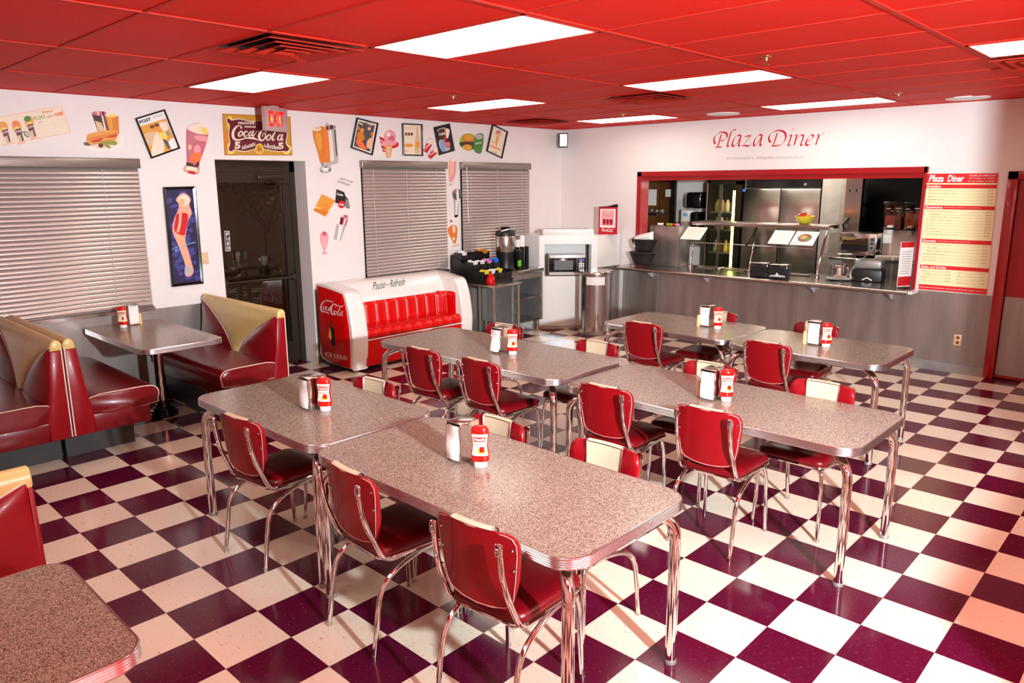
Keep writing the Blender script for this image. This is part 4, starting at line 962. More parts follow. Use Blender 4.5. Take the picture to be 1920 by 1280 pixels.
c = at(1692, 541, CZ); t = thing('counter_card', 'slim upright red and white card on the ledge at the right', 'sign', (c.x, c.y+.02, CZ), R(62))
mb = MB(); mb.rbox(-.09, .09, -.004, .004, .02, .50, .002, 1); mb.build('card', 'white_paper', t)
mb = MB(); mb.lathe([(.07, 0), (.065, .008), (.02, .02)], n=20); mb.build('base', 'black', t)
A = Art(lambda x, y, h: Vector((x, -.0045-h, y)), h0=0); A.shape('ink_red', [(-.088, .44), (.088, .44), (.088, .498), (-.088, .498)]).shape('ink_red', [(-.088, .03), (.088, .03), (.088, .13), (-.088, .13)])
for k in range(10): A.shape('ink_grey', [(-.07, .16+.026*k), (.06, .16+.026*k), (.06, .166+.026*k), (-.07, .166+.026*k)])
A.done('print', t)
# ------------------------------------------------------------------ table condiments (one of each kind, then copies)
def holder_mesh(lab, flare=0):
    t = thing('napkin_holder', lab, 'napkin holder'); w, d, h_ = .048, .058, .185
    mb = MB(); mb.rbox(-w, w, -d, d, h_-.006, h_, .003, 2); mb.build('top', 'steel_smooth', t)
    mb = MB(); mb.rbox(-w, w, -d, d, 0, .01, .003, 2); mb.build('base', 'chrome', t)
    for s in (-1, 1): mb = MB(); mb.rbox(s*w-.0025, s*w+.0025, -d, d, .004, h_-.002, .002, 1); mb.build('side_plate', 'chrome', t)
    for s in (-1, 1):
        mb = MB()
        def nf(u, v, s=s):
            x = -w+.006+(2*w-.012)*u; z = .012+(h_-.028)*v; b_ = .006+.006*math.sin(math.pi*u)+.004*math.sin(6*v+2*u)
            if flare and s < 0: b_ += .05*max(0, .55-v)**1.5
            return Vector((x, s*(d+b_-.004), z))
        mb.grid(nf, 8, 12); mb.grid(lambda u, v: nf(u, v)-Vector((0, s*.012, 0)), 8, 12); mb.build('napkins', 'white_paper', t, ang=70)
    return t
BS = [(.0, .030), (.028, .0335), (.034, .036), (.06, .037), (.085, .033), (.105, .0305), (.125, .0325), (.15, .036), (.172, .035), (.186, .028), (.19, .018)]
def bsurf(a, z, off=0):
    for (z0, r0), (z1, r1) in zip(BS, BS[1:]):
        if z0 <= z <= z1: k = (z-z0)/(z1-z0); k = k*k*(3-2*k); r_ = r0+(r1-r0)*k+off; return Vector((r_*1.12*math.cos(a), (r_*.68+off*.3)*math.sin(a), z))
def ketchup_mesh(lab):
    t = thing('ketchup_bottle', lab, 'ketchup bottle')
    mb = MB(); zs = [.028+.162*i/40 for i in range(41)]; zs[-1] = .1899
    mb.loft([[bsurf(2*math.pi*j/28, z) for j in range(28)] for z in zs]); mb.build('bottle', 'ketchup', t, ang=60)
    mb = MB(); mb.lathe([(.028, 0), (.03, .003), (.03, .026), (.027, .03)], n=28, ey=.78); mb.build('cap', 'white_plastic', t)
    mb = MB(); a0, a1 = R(-150), R(-30)
    mb.grid(lambda u, v: bsurf(a0+(a1-a0)*u, .058+.098*v, .0008), 16, 16); lb = mb.build('label', 'label_cream', t, ang=70)
    def lab_fn(px, py, h): return bsurf(a0+(a1-a0)*px, .058+.098*py, .0010+h)
    A = Art(lab_fn, h0=0.0002)
    def patch(c, u0, u1, v0, v1):
        i = A.mi(c); b0 = A.h; n = 8
        A.mb.grid(lambda u, v: lab_fn(u0+(u1-u0)*u, v0+(v1-v0)*v, b0), n, 4, i); A.h += .0002
    patch('label_red', .14, .86, .64, .88); patch('label_orange', .4, .85, .10, .34); patch('ketchup', .5, .78, .16, .42); patch('label_red', .2, .8, .46, .52)
    A.text('ink_white', "Hunt's", (.2, .69), (.8, .69), (.2, .85), .1, .02); A.text('ink_white', 'KETCHUP', (.24, .467), (.76, .467), (.24, .51), 0, .01); A.done('print', lb)
    return t
def shaker_mesh(lab):
    t = thing('salt_shaker', lab, 'shaker'); mb = MB(); mb.lathe([(.016, 0), (.017, .004), (.014, .075), (.0135, .09)], n=18); mb.build('body', 'shaker_cream', t)
    mb = MB(); mb.lathe([(.0137, .09), (.0135, .096), (.008, .10)], n=18); mb.build('cap', 'shaker_cream', t); return t
WH = {'T1': 'nearest table', 'T2': 'table beside the booths', 'T3': 'right-of-centre table', 'T4': 'bench-side table', 'T5': 'table nearest the menu board', 'T6': 'table nearest the trash can', 'B': 'booth table by the blind'}
hp = kp = sp = None
for key, z, hpx, kpx, spx in (('T1', .755, (868, 858), (901, 874), (842, 846)), ('T2', .755, (589, 763), (610, 769), None), ('T3', .728, (1334, 746), (1361, 751), (1310, 742)), ('T4', .75, (940, 658), (961, 664), None),
        ('T5', .735, (1529, 644), (1548, 650), (1508, 644)), ('T6', .735, (1326, 610), (1345, 616), (1309, 611)), ('B', .755, (249, 607), (232, 614), (264, 607))):
    z += .001; c = at(*hpx, z); lb = 'napkin holder full of white napkins on the '+WH[key]
    if hp is None: hp = holder_mesh(lb); hp['group'] = 'napkin holders on the tables'; hp.location = c
    elif key == 'T4': o = holder_mesh('napkin holder with flared white napkins on the '+WH[key], 1); o['group'] = hp['group']; o.location = c
    else: dup(hp, c, R(-90) if key == 'B' else 0, lb)
    c = at(*kpx, z); lb = 'upside-down red ketchup bottle on the '+WH[key]
    rz = R(38) if key != 'B' else R(60)
    if kp is None: kp = ketchup_mesh(lb); kp['group'] = 'ketchup bottles on the tables'; kp.location = c; kp.rotation_euler = (0, 0, rz)
    else: dup(kp, c, rz, lb)
    if spx:
        c = at(*spx, z); lb = 'small cream shaker on the '+WH[key]
        if sp is None: sp = shaker_mesh(lb); sp['group'] = 'cream shakers on the tables'; sp.location = c
        else: dup(sp, c, 0, lb)
c = W(1796, 637, 1, YR); t = thing('power_outlet', 'beige electrical outlet low on the steel counter wall', 'outlet', (c.x, YR-.008, c.z))
mb = MB(); mb.rbox(-.035, .035, -.007, 0, -.058, .058, .003, 2); mb.build('cover_plate', 'ink_tan', t)
for z in (-.026, .026): mb = MB(); mb.lathe([(.017, 0), (.016, .003)], c=(0, -.007, z), n=16, ax=Matrix.Rotation(R(90), 3, 'X')); mb.build('socket', 'ink_brown', t)
# ------------------------------------------------------------------ pictures on the window wall (flat prints at their place on the wall)
GRP = 'cut-out pictures on the white window wall'
def LA(x0, y0, x1, wz): return Art(on_left, (x0, y0), (x1-x0)/wz, .002)
def inset(q, k):
    cx = sum(p[0] for p in q)/4; cy = sum(p[1] for p in q)/4; out = []
    d = [math.hypot(q[(i+1) % 4][0]-q[i][0], q[(i+1) % 4][1]-q[i][1]) for i in range(4)]
    for i in range(4):
        a, b, c = q[i-1], q[i], q[(i+1) % 4]
        u = ((a[0]-b[0])/d[i-1], (a[1]-b[1])/d[i-1]); v = ((c[0]-b[0])/d[i], (c[1]-b[1])/d[i]); s = abs(u[0]*v[1]-u[1]*v[0])
        out.append((b[0]+(u[0]+v[0])*k/s, b[1]+(u[1]+v[1])*k/s))
    return out
def pictureframe(name, lab, cat, A, quad, fw, mat='black_gloss', back='ink_white', th=.022):
    c = A.pt((sum(p[0] for p in quad)/4, sum(p[1] for p in quad)/4), 0)
    t = thing(name, lab, cat, (XL+.003, c.y, c.z), world=True, group='framed pictures on the window wall'); inn = inset(quad, fw); m2 = inset(quad, fw*.35)
    mb = MB(); mb.loft([[A.pt(p, .001) for p in quad], [A.pt(p, th) for p in quad], [A.pt(p, th+.004) for p in m2], [A.pt(p, th-.002) for p in inn], [A.pt(p, .006) for p in inn]], caps=False); mb.build('frame', mat, t, ang=0)
    A.h = .008; A.shape(back, inset(quad, fw*.8)); A.qd = inn
    return t
def inq(q, u, v): # point inside a quad listed tl, tr, br, bl
    a = (q[0][0]+(q[1][0]-q[0][0])*u, q[0][1]+(q[1][1]-q[0][1])*u); b = (q[3][0]+(q[2][0]-q[3][0])*u, q[3][1]+(q[2][1]-q[3][1])*u)
    return (a[0]+(b[0]-a[0])*v, a[1]+(b[1]-a[1])*v)
def cut(name, lab, A, cat='wall picture'): return tag(A.done(name), lab, cat, GRP)
# float sign
A = LA(0, 190, 140, 1920); A.base('ink_peach', [(-420, 470), (1590, 100), (1820, 800), (-180, 1185)]); A.shape('ink_cream', [(-400, 485), (1575, 120), (1800, 790), (-165, 1165)])
for x, y, top in ((-40, 520, 'ink_amber'), (300, 500, 'ink_flame'), (610, 380, 'ink_green')):
    A.shape('ink_amber', [(x+20, y+60), (x+190, y+20), (x+240, y+230), (x+80, y+290)], True).oval(top, x+90, y+70, 85, 75).oval('ink_yellow', x+130, y+200, 80, 50, rot=-15)
    A.shape('ink_maroon', [(x+85, y+220), (x+235, y+190), (x+265, y+350), (x+130, y+390)]).shape('ink_tan', [(x+140, y+390), (x+265, y+350), (x+300, y+520), (x+210, y+560)]).shape('ink_choc', [(x+225, y+370), (x+265, y+350), (x+310, y+510), (x+270, y+530)])
    A.shape('ink_peach', [(x+150, y+570), (x+350, y+520), (x+360, y+560), (x+170, y+610)])
    A.line('ink_white', 'COKE', x+110, x+235, y+315, 60, y+285, bold=.02)
A.stroke('ink_choc', [(560, 800), (620, 790), (640, 870), (740, 920)], 22).stroke('ink_choc', [(600, 790), (690, 790), (740, 890)], 16)
A.text('ink_flame', 'Enjoy a', (1090, 325), (1350, 275), (1075, 255), .1, .01).text('ink_lime', 'FLOAT', (868, 492), (1160, 440), (850, 392), 0, .005).text('ink_mauve', 'with', (1200, 425), (1355, 395), (1190, 375), .2).text('ink_flame', 'COKE', (1400, 395), (1620, 350), (1385, 310), 0, .03).text('ink_dgrey', 'and', (975, 555), (1070, 540), (972, 530))
cut('paper_sign', 'tilted cream paper sign with three soda floats, at the left edge', A, 'sign')
# sandwich plate
A = LA(145, 195, 245, 1347); A.base('ink_white', [(140, 930), (230, 800), (500, 700), (900, 720), (1130, 830), (1150, 950), (1050, 1090), (700, 1190), (330, 1130)], smooth=True)
A.shape('ink_cream', [(200, 940), (300, 830), (900, 760), (1090, 860), (1080, 980), (900, 1090), (650, 1130), (350, 1080)], True)
A.shape('ink_choc', [(360, 245), (740, 235), (820, 690), (520, 700)]).shape('ink_tan', [(440, 420), (600, 470), (700, 690), (530, 700)]).shape('ink_cream', [(600, 290), (640, 280), (740, 690), (690, 690)]).shape('ink_brown', [(660, 290), (740, 250), (820, 690), (760, 690)])
A.oval('ink_rose', 550, 235, 190, 55).shape('ink_cream', [(490, 190), (530, 185), (545, 290), (505, 285)]).shape('ink_maroon', [(620, 185), (680, 190), (670, 285), (620, 290)])
A.shape('ink_orange', [(690, 290), (1030, 270), (1055, 760), (830, 760)]).shape('ink_amber', [(720, 320), (850, 300), (900, 560), (830, 700)]).oval('ink_cream', 860, 280, 170, 50).oval('ink_yellow', 880, 300, 90, 40)
A.shape('ink_amber', [(230, 830), (300, 750), (700, 670), (950, 670), (1020, 720), (980, 880), (700, 960), (350, 1040), (250, 960)], True).shape('ink_orange', [(260, 860), (600, 790), (990, 720), (960, 790), (600, 860), (280, 930)], True)
A.shape('ink_red', [(320, 950), (600, 860), (640, 880), (500, 960)], True).shape('ink_red', [(680, 850), (980, 770), (950, 830)], True).stroke('ink_gold', [(350, 1010), (620, 950), (960, 890)], 40)
A.shape('ink_olive', [(600, 950), (650, 930), (830, 1080), (810, 1120), (720, 1080)], True).shape('ink_olive', [(700, 950), (930, 930), (995, 980), (970, 1030), (780, 1020)], True).oval('ink_maroon', 585, 1045, 65, 60).shape('ink_dgrey', [(155, 985), (230, 960), (330, 1050), (190, 1040)], True)
cut('sandwich_picture', 'cut-out picture of a sandwich plate with a drink and a steel cup', A)
# framed magazine cover
A = LA(245, 195, 400, 1417); q = [(62, 245), (572, 88), (838, 762), (340, 938)]
t = pictureframe('picture_frame', 'black framed magazine cover tilted left, beside the sandwich picture', 'picture', A, q, 28)
A.shape('ink_amber', [(150, 385), (590, 250), (800, 745), (350, 905)]).shape('ink_tan', [(200, 540), (420, 480), (470, 700), (260, 690)], True).shape('ink_cream', [(350, 900), (380, 650), (440, 480), (540, 600), (560, 830)], True).shape('ink_cream', [(480, 330), (590, 310), (640, 420), (560, 470)], True)
A.oval('ink_brown', 360, 390, 40, 30).oval('ink_brown', 440, 360, 45, 30).oval('ink_grey', 620, 505, 45, 40).shape('ink_yellow', [(470, 520), (580, 480), (620, 590), (530, 600)], True).shape('ink_dgrey', [(540, 600), (610, 630), (690, 700), (640, 770), (590, 690)], True).shape('ink_white', [(640, 640), (760, 580), (800, 740), (700, 770)], True)
A.text('ink_navy', 'POST', (155, 345), (350, 283), (130, 290), 0, .035)
for k in range(3): A.stroke('ink_grey', [(375, 215+16*k), (540, 165+16*k)], 4)
A.done('cover', t)
# pink float
A = LA(245, 195, 400, 1417); A.base('ink_rose', [(955, 420), (1000, 370), (1180, 320), (1300, 430), (1330, 520), (1270, 760), (1180, 1010), (1170, 1180), (1060, 1205), (920, 1150), (910, 1090), (955, 1010), (950, 700)], smooth=True)
A.shape('ink_cream', [(960, 400), (1060, 350), (1200, 325), (1290, 400), (1320, 515), (1150, 510), (1000, 450)], True).shape('ink_yellow', [(1200, 430), (1280, 400), (1320, 500), (1240, 510)], True)
A.shape('ink_mauve', [(1000, 500), (1090, 540), (1060, 760), (1000, 900), (975, 700)], True).shape('ink_pink', [(1100, 540), (1310, 560), (1290, 640), (1120, 610)], True).oval('ink_pink', 1140, 780, 60, 80).oval('ink_peach', 1010, 740, 30, 50).shape('ink_flame', [(1040, 860), (1200, 840), (1160, 990), (1020, 980)], True)
A.shape('ink_choc', [(955, 1000), (1040, 1015), (1100, 1050), (1150, 980), (1165, 1060), (1060, 1080), (965, 1050)], True).oval('ink_tan', 1040, 1130, 130, 60, rot=10).oval('ink_cream', 1040, 1105, 110, 35, rot=10).oval('ink_red', 1040, 1170, 70, 25, rot=10)
cut('float_picture', 'cut-out picture of a tall pink ice cream float above the long poster', A)
# tall portrait poster: a plain generic figure stand-in on a mottled violet ground
A = LA(0, 160, 400, 1280); q = [(973, 610), (1168, 605), (1217, 1188), (1027, 1208)]
t = pictureframe('tall_poster', 'tall narrow black framed poster with a figure on a violet ground', 'poster', A, q, 17, back='ink_navy')
for i in range(60):
    u, v = rnd.random()*.84+.08, rnd.random()*.94+.03; x, y = inq(q, .1+.8*u, .03+.94*v); A.h = .0086+.00002*i; A.oval('ink_violet' if i % 3 else 'ink_blue', x, y, rnd.uniform(8, 20), rnd.uniform(8, 24), 9, rnd.uniform(0, 90))
A.h = .0115
fig = [(1088, 655), (1115, 660), (1135, 690), (1128, 722), (1140, 770), (1122, 815), (1112, 880), (1108, 930), (1128, 1010), (1140, 1060), (1150, 1110), (1130, 1138), (1105, 1130), (1108, 1080), (1085, 1000), (1060, 930), (1040, 870), (1050, 800), (1070, 750), (1072, 715), (1058, 690)]
A.shape('ink_pink', [(1095+(x-1095)*1.17, 900+(y-900)*1.03) for x, y in fig], True).shape('ink_skin', fig, True).shape('ink_red', [(1060, 770), (1110, 765), (1126, 790), (1112, 870), (1098, 900), (1045, 872), (1050, 800)], True).oval('ink_blonde', 1098, 690, 36, 34).oval('ink_skin', 1086, 700, 18, 22)
A.stroke('ink_skin', [(1080, 760), (1075, 830), (1062, 880)], 16).stroke('ink_sky', [(1030, 985), (1060, 965), (1050, 995), (1090, 970), (1130, 950), (1170, 940)], 5)
A.shape('ink_silver', [(1108, 1085), (1125, 1080), (1150, 1110), (1132, 1135), (1106, 1130)], True); A.done('print', t)
c = W(384, 484, 0, XL); t = thing('switch_plate', 'cream wall switch plate right of the tall poster', 'switch', (XL, c.y, c.z))
mb = MB(); mb.rbox(.0005, .006, -.036, .036, -.058, .058, .002, 2); mb.build('plate', 'ink_tan', t); mb = MB(); mb.rbox(.006, .013, -.006, .006, -.012, .012, .002, 1); mb.build('toggle', 'ink_cream', t)
# old tin drink sign over the door
A = LA(400, 200, 560, 1862); A.base('ink_ochre', [(190, 150), (1675, 215), (1720, 1065), (240, 1060)], .006)
A.shape('ink_gold', [(215, 180), (1640, 235), (1690, 1040), (265, 1035)]).shape('ink_orange', [(235, 560), (330, 560), (330, 900), (260, 900)], True)
A.shape('ink_cream', [(290, 250), (360, 240), (400, 275), (560, 262), (840, 320), (1000, 300), (1300, 300), (1580, 330), (1600, 420), (1615, 600), (1590, 790), (1660, 860), (1670, 950), (1600, 1000), (1520, 980), (1380, 985), (1090, 935), (985, 945), (890, 935), (680, 985), (450, 955), (400, 990), (330, 980), (310, 900), (345, 800), (320, 600), (335, 440), (285, 330)], True)
A.shape('ink_maroon', [(300, 262), (360, 256), (395, 300), (560, 278), (840, 335), (1000, 315), (1300, 316), (1565, 345), (1585, 420), (1600, 600), (1570, 800), (1640, 880), (1640, 940), (1590, 975), (1510, 965), (1380, 968), (1090, 920), (985, 930), (890, 920), (680, 968), (460, 935), (395, 972), (345, 960), (330, 900), (362, 800), (335, 600), (350, 450), (300, 330)], True)
for pts in ([(330, 210), (400, 230), (380, 290), (320, 250)], [(300, 350), (340, 380), (350, 460), (300, 420)], [(300, 830), (350, 790), (340, 880), (305, 900)], [(310, 960), (360, 1000), (450, 970), (430, 1020), (320, 1030)], [(1600, 850), (1680, 860), (1690, 960), (1640, 900)], [(1520, 960), (1600, 1000), (1680, 960), (1620, 1040), (1530, 1020)]): A.shape('ink_yellow', pts, True)
A.text('ink_cream', 'DELICIOUS', (525, 382), (880, 388), (530, 328), 0, .04).text('ink_tan', 'AND', (895, 385), (975, 387), (897, 362)).text('ink_cream', 'DRINK', (668, 456), (925, 460), (670, 418), 0, .04)
for st in ([(590, 478, 44), (600, 445, 30), (570, 418, 16), (500, 432, 32), (432, 520, 54), (414, 620, 58), (440, 695, 52), (510, 728, 38), (610, 712, 26), (700, 684, 26), (790, 684, 38), (870, 692, 42), (930, 712, 24), (978, 742, 6)],
  [(600, 530, 26), (548, 575, 34), (540, 630, 30), (570, 645, 24), (612, 605, 26), (622, 550, 24), (600, 530, 20)], [(735, 565, 16), (705, 535, 24), (662, 575, 36), (658, 635, 34), (695, 645, 22), (735, 610, 12)],
  [(815, 535, 26), (768, 590, 32), (768, 640, 28), (800, 635, 22), (835, 580, 24)], [(865, 520, 30), (842, 600, 34), (855, 648, 26), (895, 600, 12), (935, 540, 8)], [(950, 520, 16), (985, 525, 16)],
  [(1140, 570, 14), (1120, 520, 24), (1060, 515, 34), (1005, 580, 46), (985, 660, 52), (1010, 725, 46), (1070, 730, 30), (1115, 680, 26), (1125, 610, 20), (1095, 572, 14), (1065, 605, 14), (1062, 655, 18)],
  [(1210, 605, 26), (1158, 655, 34), (1155, 715, 30), (1188, 732, 24), (1232, 690, 28), (1240, 635, 24), (1210, 605, 20)], [(1395, 545, 10), (1350, 545, 20), (1305, 605, 36), (1275, 690, 38), (1292, 738, 26), (1335, 695, 12)],
  [(1455, 605, 26), (1404, 655, 32), (1395, 715, 30), (1428, 730, 22), (1472, 665, 24)], [(1495, 600, 30), (1472, 690, 36), (1485, 742, 26), (1525, 695, 8)]): A.stroke('ink_cream', st, 1)
A.text('ink_cream', '5', (450, 920), (580, 920), (450, 765), 0, .05).text('ink_cream', '5', (1400, 925), (1520, 925), (1400, 780), 0, .05).oval('ink_maroon', 515, 868, 22, 20).text('ink_cream', 'c', (500, 880), (530, 880), (500, 855)).oval('ink_maroon', 1462, 880, 22, 20).text('ink_cream', 'c', (1448, 892), (1478, 892), (1448, 868))
A.text('ink_cream', 'At', (600, 940), (680, 928), (600, 850), 0, .02).text('ink_cream', 'Fountains', (685, 925), (905, 850), (670, 830), 0, .02).text('ink_cream', 'In', (1095, 885), (1140, 895), (1095, 810), 0, .02).text('ink_cream', 'Bottles', (1150, 905), (1390, 940), (1160, 800), 0, .02)
A.oval('ink_yellow', 990, 920, 95, 118).oval('ink_amber', 990, 920, 80, 102).text('ink_brown', '5c', (950, 960), (1035, 960), (950, 870), 0, .02)
tag(A.done('tin_sign'), 'old maroon and gold tin drink sign above the glass door', 'sign')
# exit sign: a lamp box on a short stem from the ceiling
c = W(516, 224, 0, -5.12); t = thing('exit_sign', 'grey exit sign with red letters hanging above the glass door', 'exit sign', (-5.12, c.y, c.z), R(20))
a = (W(487, 224, 0, -5.12)-W(545, 224, 0, -5.12)).length/2; zt_, zb_ = W(516, 202, 0, -5.12).z, W(516, 247, 0, -5.12).z; hh = (zt_-zb_)/2; a *= .97
mb = MB(); mb.rbox(-.025, .02, -a, a, -hh, hh, .004, 2); mb.build('housing', 'exit_grey', t)
mb = MB(); mb.rbox(-.03, .01, -.06, .06, hh-.002, H-c.z, .004, 1); mb.build('stem', 'exit_grey', t)
A = Art(lambda x, y, h: Vector((.0205+h, x, y)), h0=.0)
A.text('exit_red', 'EXIT', (-a*.70, -hh*.62), (a*.68, -hh*.62), (-a*.70, hh*.66), 0, .03)
A.oval('exit_glow', -a*.47, 0, .012, .016).shape('exit_glow', [(a*.2, -.03), (a*.28, -.03), (a*.28, .03), (a*.2, .03)]); A.done('lettering', t)
# orange shake with steel cup
A = LA(575, 225, 720, 1687); A.base('ink_silver', [(400, 130), (520, 105), (620, 130), (640, 330), (690, 860), (640, 950), (540, 970), (470, 940)], smooth=True)
A.shape('ink_cream', [(470, 230), (540, 215), (600, 880), (520, 900)]).shape('ink_dgrey', [(590, 210), (622, 200), (665, 760), (640, 800)]).shape('ink_maroon', [(420, 140), (470, 120), (480, 215), (435, 220)]).shape('ink_choc', [(500, 115), (570, 115), (585, 190), (500, 205)]).shape('ink_choc', [(595, 125), (630, 135), (620, 175)])
A.shape('ink_orange', [(125, 220), (150, 160), (300, 135), (400, 160), (440, 230), (480, 500), (490, 780), (480, 935), (310, 945), (240, 720), (150, 420)], True).shape('ink_amber', [(180, 320), (300, 300), (330, 600), (260, 640)], True).shape('ink_flame', [(380, 260), (430, 260), (470, 700), (420, 800)], True).oval('ink_cream', 215, 190, 95, 55, rot=-6).oval('ink_peach', 230, 180, 60, 30)
A.shape('ink_silver', [(310, 940), (480, 925), (480, 985), (535, 1040), (510, 1120), (390, 1160), (290, 1110), (290, 1040), (330, 990)], True).oval('ink_white', 400, 1070, 70, 50).shape('ink_dgrey', [(310, 950), (350, 945), (350, 985), (320, 985)]).shape('ink_dgrey', [(360, 1030), (440, 1010), (430, 1040)], True).shape('ink_dgrey', [(290, 1090), (330, 1110), (330, 1145)], True).shape('ink_dgrey', [(470, 1085), (520, 1060), (500, 1120)], True)
cut('shake_picture', 'cut-out picture of an orange milkshake beside a steel cup', A)
# framed dark picture
A = LA(575, 225, 720, 1687); q = [(1075, -55), (1548, 70), (1418, 775), (946, 608)]
t = pictureframe('picture_frame', 'black framed dark picture with orange shapes, above the middle blind', 'picture', A, q, 30)
A.shape('ink_dgrey', inset(q, 62))
for c_, pts in (('ink_orange', [(1100, 280), (1200, 260), (1250, 380), (1200, 460), (1100, 430)]), ('ink_flame', [(1070, 440), (1180, 460), (1280, 600), (1250, 660), (1120, 570)]), ('ink_orange', [(1380, 280), (1450, 280), (1420, 370)]), ('ink_peach', [(1320, 440), (1440, 380), (1400, 600), (1300, 600)]), ('ink_tan', [(1100, 30), (1210, 80), (1200, 115), (1095, 60)]), ('ink_tan', [(1280, 20), (1410, 90), (1400, 130), (1275, 55)])): A.shape(c_, pts, True)
A.oval('ink_amber', 1195, 225, 45, 45).oval('ink_orange', 1115, 180, 32, 40).oval('ink_peach', 1350, 190, 35, 35); A.done('print', t)
# small cut-outs between door and blind
A = LA(580, 320, 680, 800); A.base('ink_amber', [(185, 350), (390, 445), (240, 690), (62, 600)]); A.shape('ink_orange', [(70, 560), (290, 620), (240, 680), (62, 600)]).shape('ink_yellow', [(90, 540), (310, 575), (300, 590), (85, 560)]).oval('ink_flame', 230, 545, 62, 58).oval('ink_amber', 230, 545, 52, 48)
A.text('ink_orange', 'Pop', (190, 545), (270, 545), (190, 505), .1, .02).text('ink_orange', 'Corn', (185, 590), (275, 585), (185, 552), .1, .02); cut('snack_bag_picture', 'tilted orange snack packet picture right of the door', A)
A = LA(580, 320, 680, 800); A.base('ink_black', [(405, 275), (520, 320), (560, 430), (540, 510), (470, 500), (385, 480)]); A.text('ink_white', 'Coke', (405, 360), (500, 385), (415, 325), .2, .03).oval('ink_red', 480, 505, 52, 58).text('ink_white', 'Coke', (445, 520), (520, 525), (445, 485), .2, .02)
A.shape('ink_dgrey', [(545, 400), (580, 430), (600, 560), (530, 530)], True)
for k in range(5): A.stroke('ink_white', [(540, 440+22*k), (590, 455+22*k)], 5)
A.text('ink_dgrey', 'A QUALITY YOU TRUST', (450, 130), (645, 195), (458, 95)).text('ink_dgrey', 'COKE MEANS QUALITY', (415, 175), (605, 240), (423, 140)); cut('drink_ad_picture', 'small black picture with a red disc and lettering above it', A)
A = LA(580, 320, 680, 800); A.base('ink_silver', [(410, 795), (545, 830), (470, 1050), (362, 1030)]); A.shape('ink_white', [(450, 805), (505, 820), (450, 1045), (410, 1035)]).shape('ink_rose', [(470, 690), (582, 730), (545, 830), (450, 800)]).shape('ink_maroon', [(470, 690), (510, 705), (490, 812), (450, 800)]).shape('ink_white', [(530, 715), (550, 722), (520, 820), (500, 815)]).shape('ink_rose', [(520, 660), (575, 675), (565, 715), (505, 695)], True); cut('shaker_picture', 'cut-out picture of a steel cocktail shaker beside the middle blind', A)
A = LA(580, 320, 680, 800); A.base('ink_pink', [(160, 985), (180, 930), (225, 905), (270, 950), (285, 985), (270, 1110), (235, 1200), (275, 1240), (180, 1245), (215, 1200), (175, 1100)], smooth=True)
A.oval('ink_rose', 225, 945, 35, 30).oval('ink_red', 228, 925, 14, 12)
for k in range(4): A.stroke('ink_white', [(185+24*k, 990), (200+14*k, 1150)], 4)
cut('milkshake_picture', 'small cut-out picture of a pink milkshake with a cherry', A)
# row above the blinds
def U(): return LA(700, 225, 960, 1920)
A = U(); A.base('ink_red', [(80, 225), (200, 280), (330, 300), (355, 330), (340, 370), (250, 400), (150, 445), (125, 430)], smooth=False)
for y in (275, 330, 385): A.stroke('ink_white', [(95, y), (170, y+40)], 9)
A.shape('ink_amber', [(155, 350), (265, 360), (235, 520), (175, 520)]).shape('ink_tan', [(180, 370), (240, 370), (225, 510), (185, 510)]).oval('ink_pink', 228, 235, 85, 98).oval('ink_rose', 250, 270, 45, 55).oval('ink_pink', 215, 320, 110, 38).oval('ink_white', 205, 200, 28, 30); cut('ice_cream_picture', 'cut-out picture of a pink ice cream cone with a red pennant', A)
A = U(); q = [(388, 45), (668, 58), (676, 498), (402, 492)]; t = pictureframe('picture_frame', 'black framed pale advert with a tall bottle above the middle blind', 'picture', A, q, 17, back='ink_cream')
A.shape('ink_tan', [(588, 105), (615, 105), (620, 200), (640, 270), (640, 450), (572, 450), (570, 270), (585, 200)], True).shape('ink_amber', [(575, 300), (635, 300), (635, 380), (575, 380)]).text('ink_peach', 'Taste of', (435, 125), (560, 120), (435, 95), .2, .02)
for k in range(3): A.oval('ink_brown', 450+38*k, 195, 16, 24).oval('ink_amber', 455+30*k, 350, 26, 26)
A.shape('ink_peach', [(430, 410), (480, 410), (480, 440), (430, 440)]); A.done('print', t)
A = U(); A.base('ink_rose', [(765, 245), (855, 275), (745, 460), (685, 425)]); A.shape('ink_cream', [(765, 250), (850, 278), (815, 340), (735, 320)]).shape('ink_red', [(735, 325), (815, 345), (745, 455), (690, 422)]).text('ink_white', 'Coke', (705, 420), (790, 340), (690, 395), .2, .03)
A.shape('ink_rose', [(860, 360), (940, 400), (790, 545), (745, 495)]).shape('ink_cream', [(860, 365), (935, 402), (890, 455), (815, 425)]).shape('ink_red', [(810, 430), (880, 460), (795, 540), (748, 495)]).text('ink_white', 'Coke', (765, 500), (850, 450), (760, 480), .2, .03); cut('paper_cup_picture', 'cut-out picture of two red and white paper cups', A)
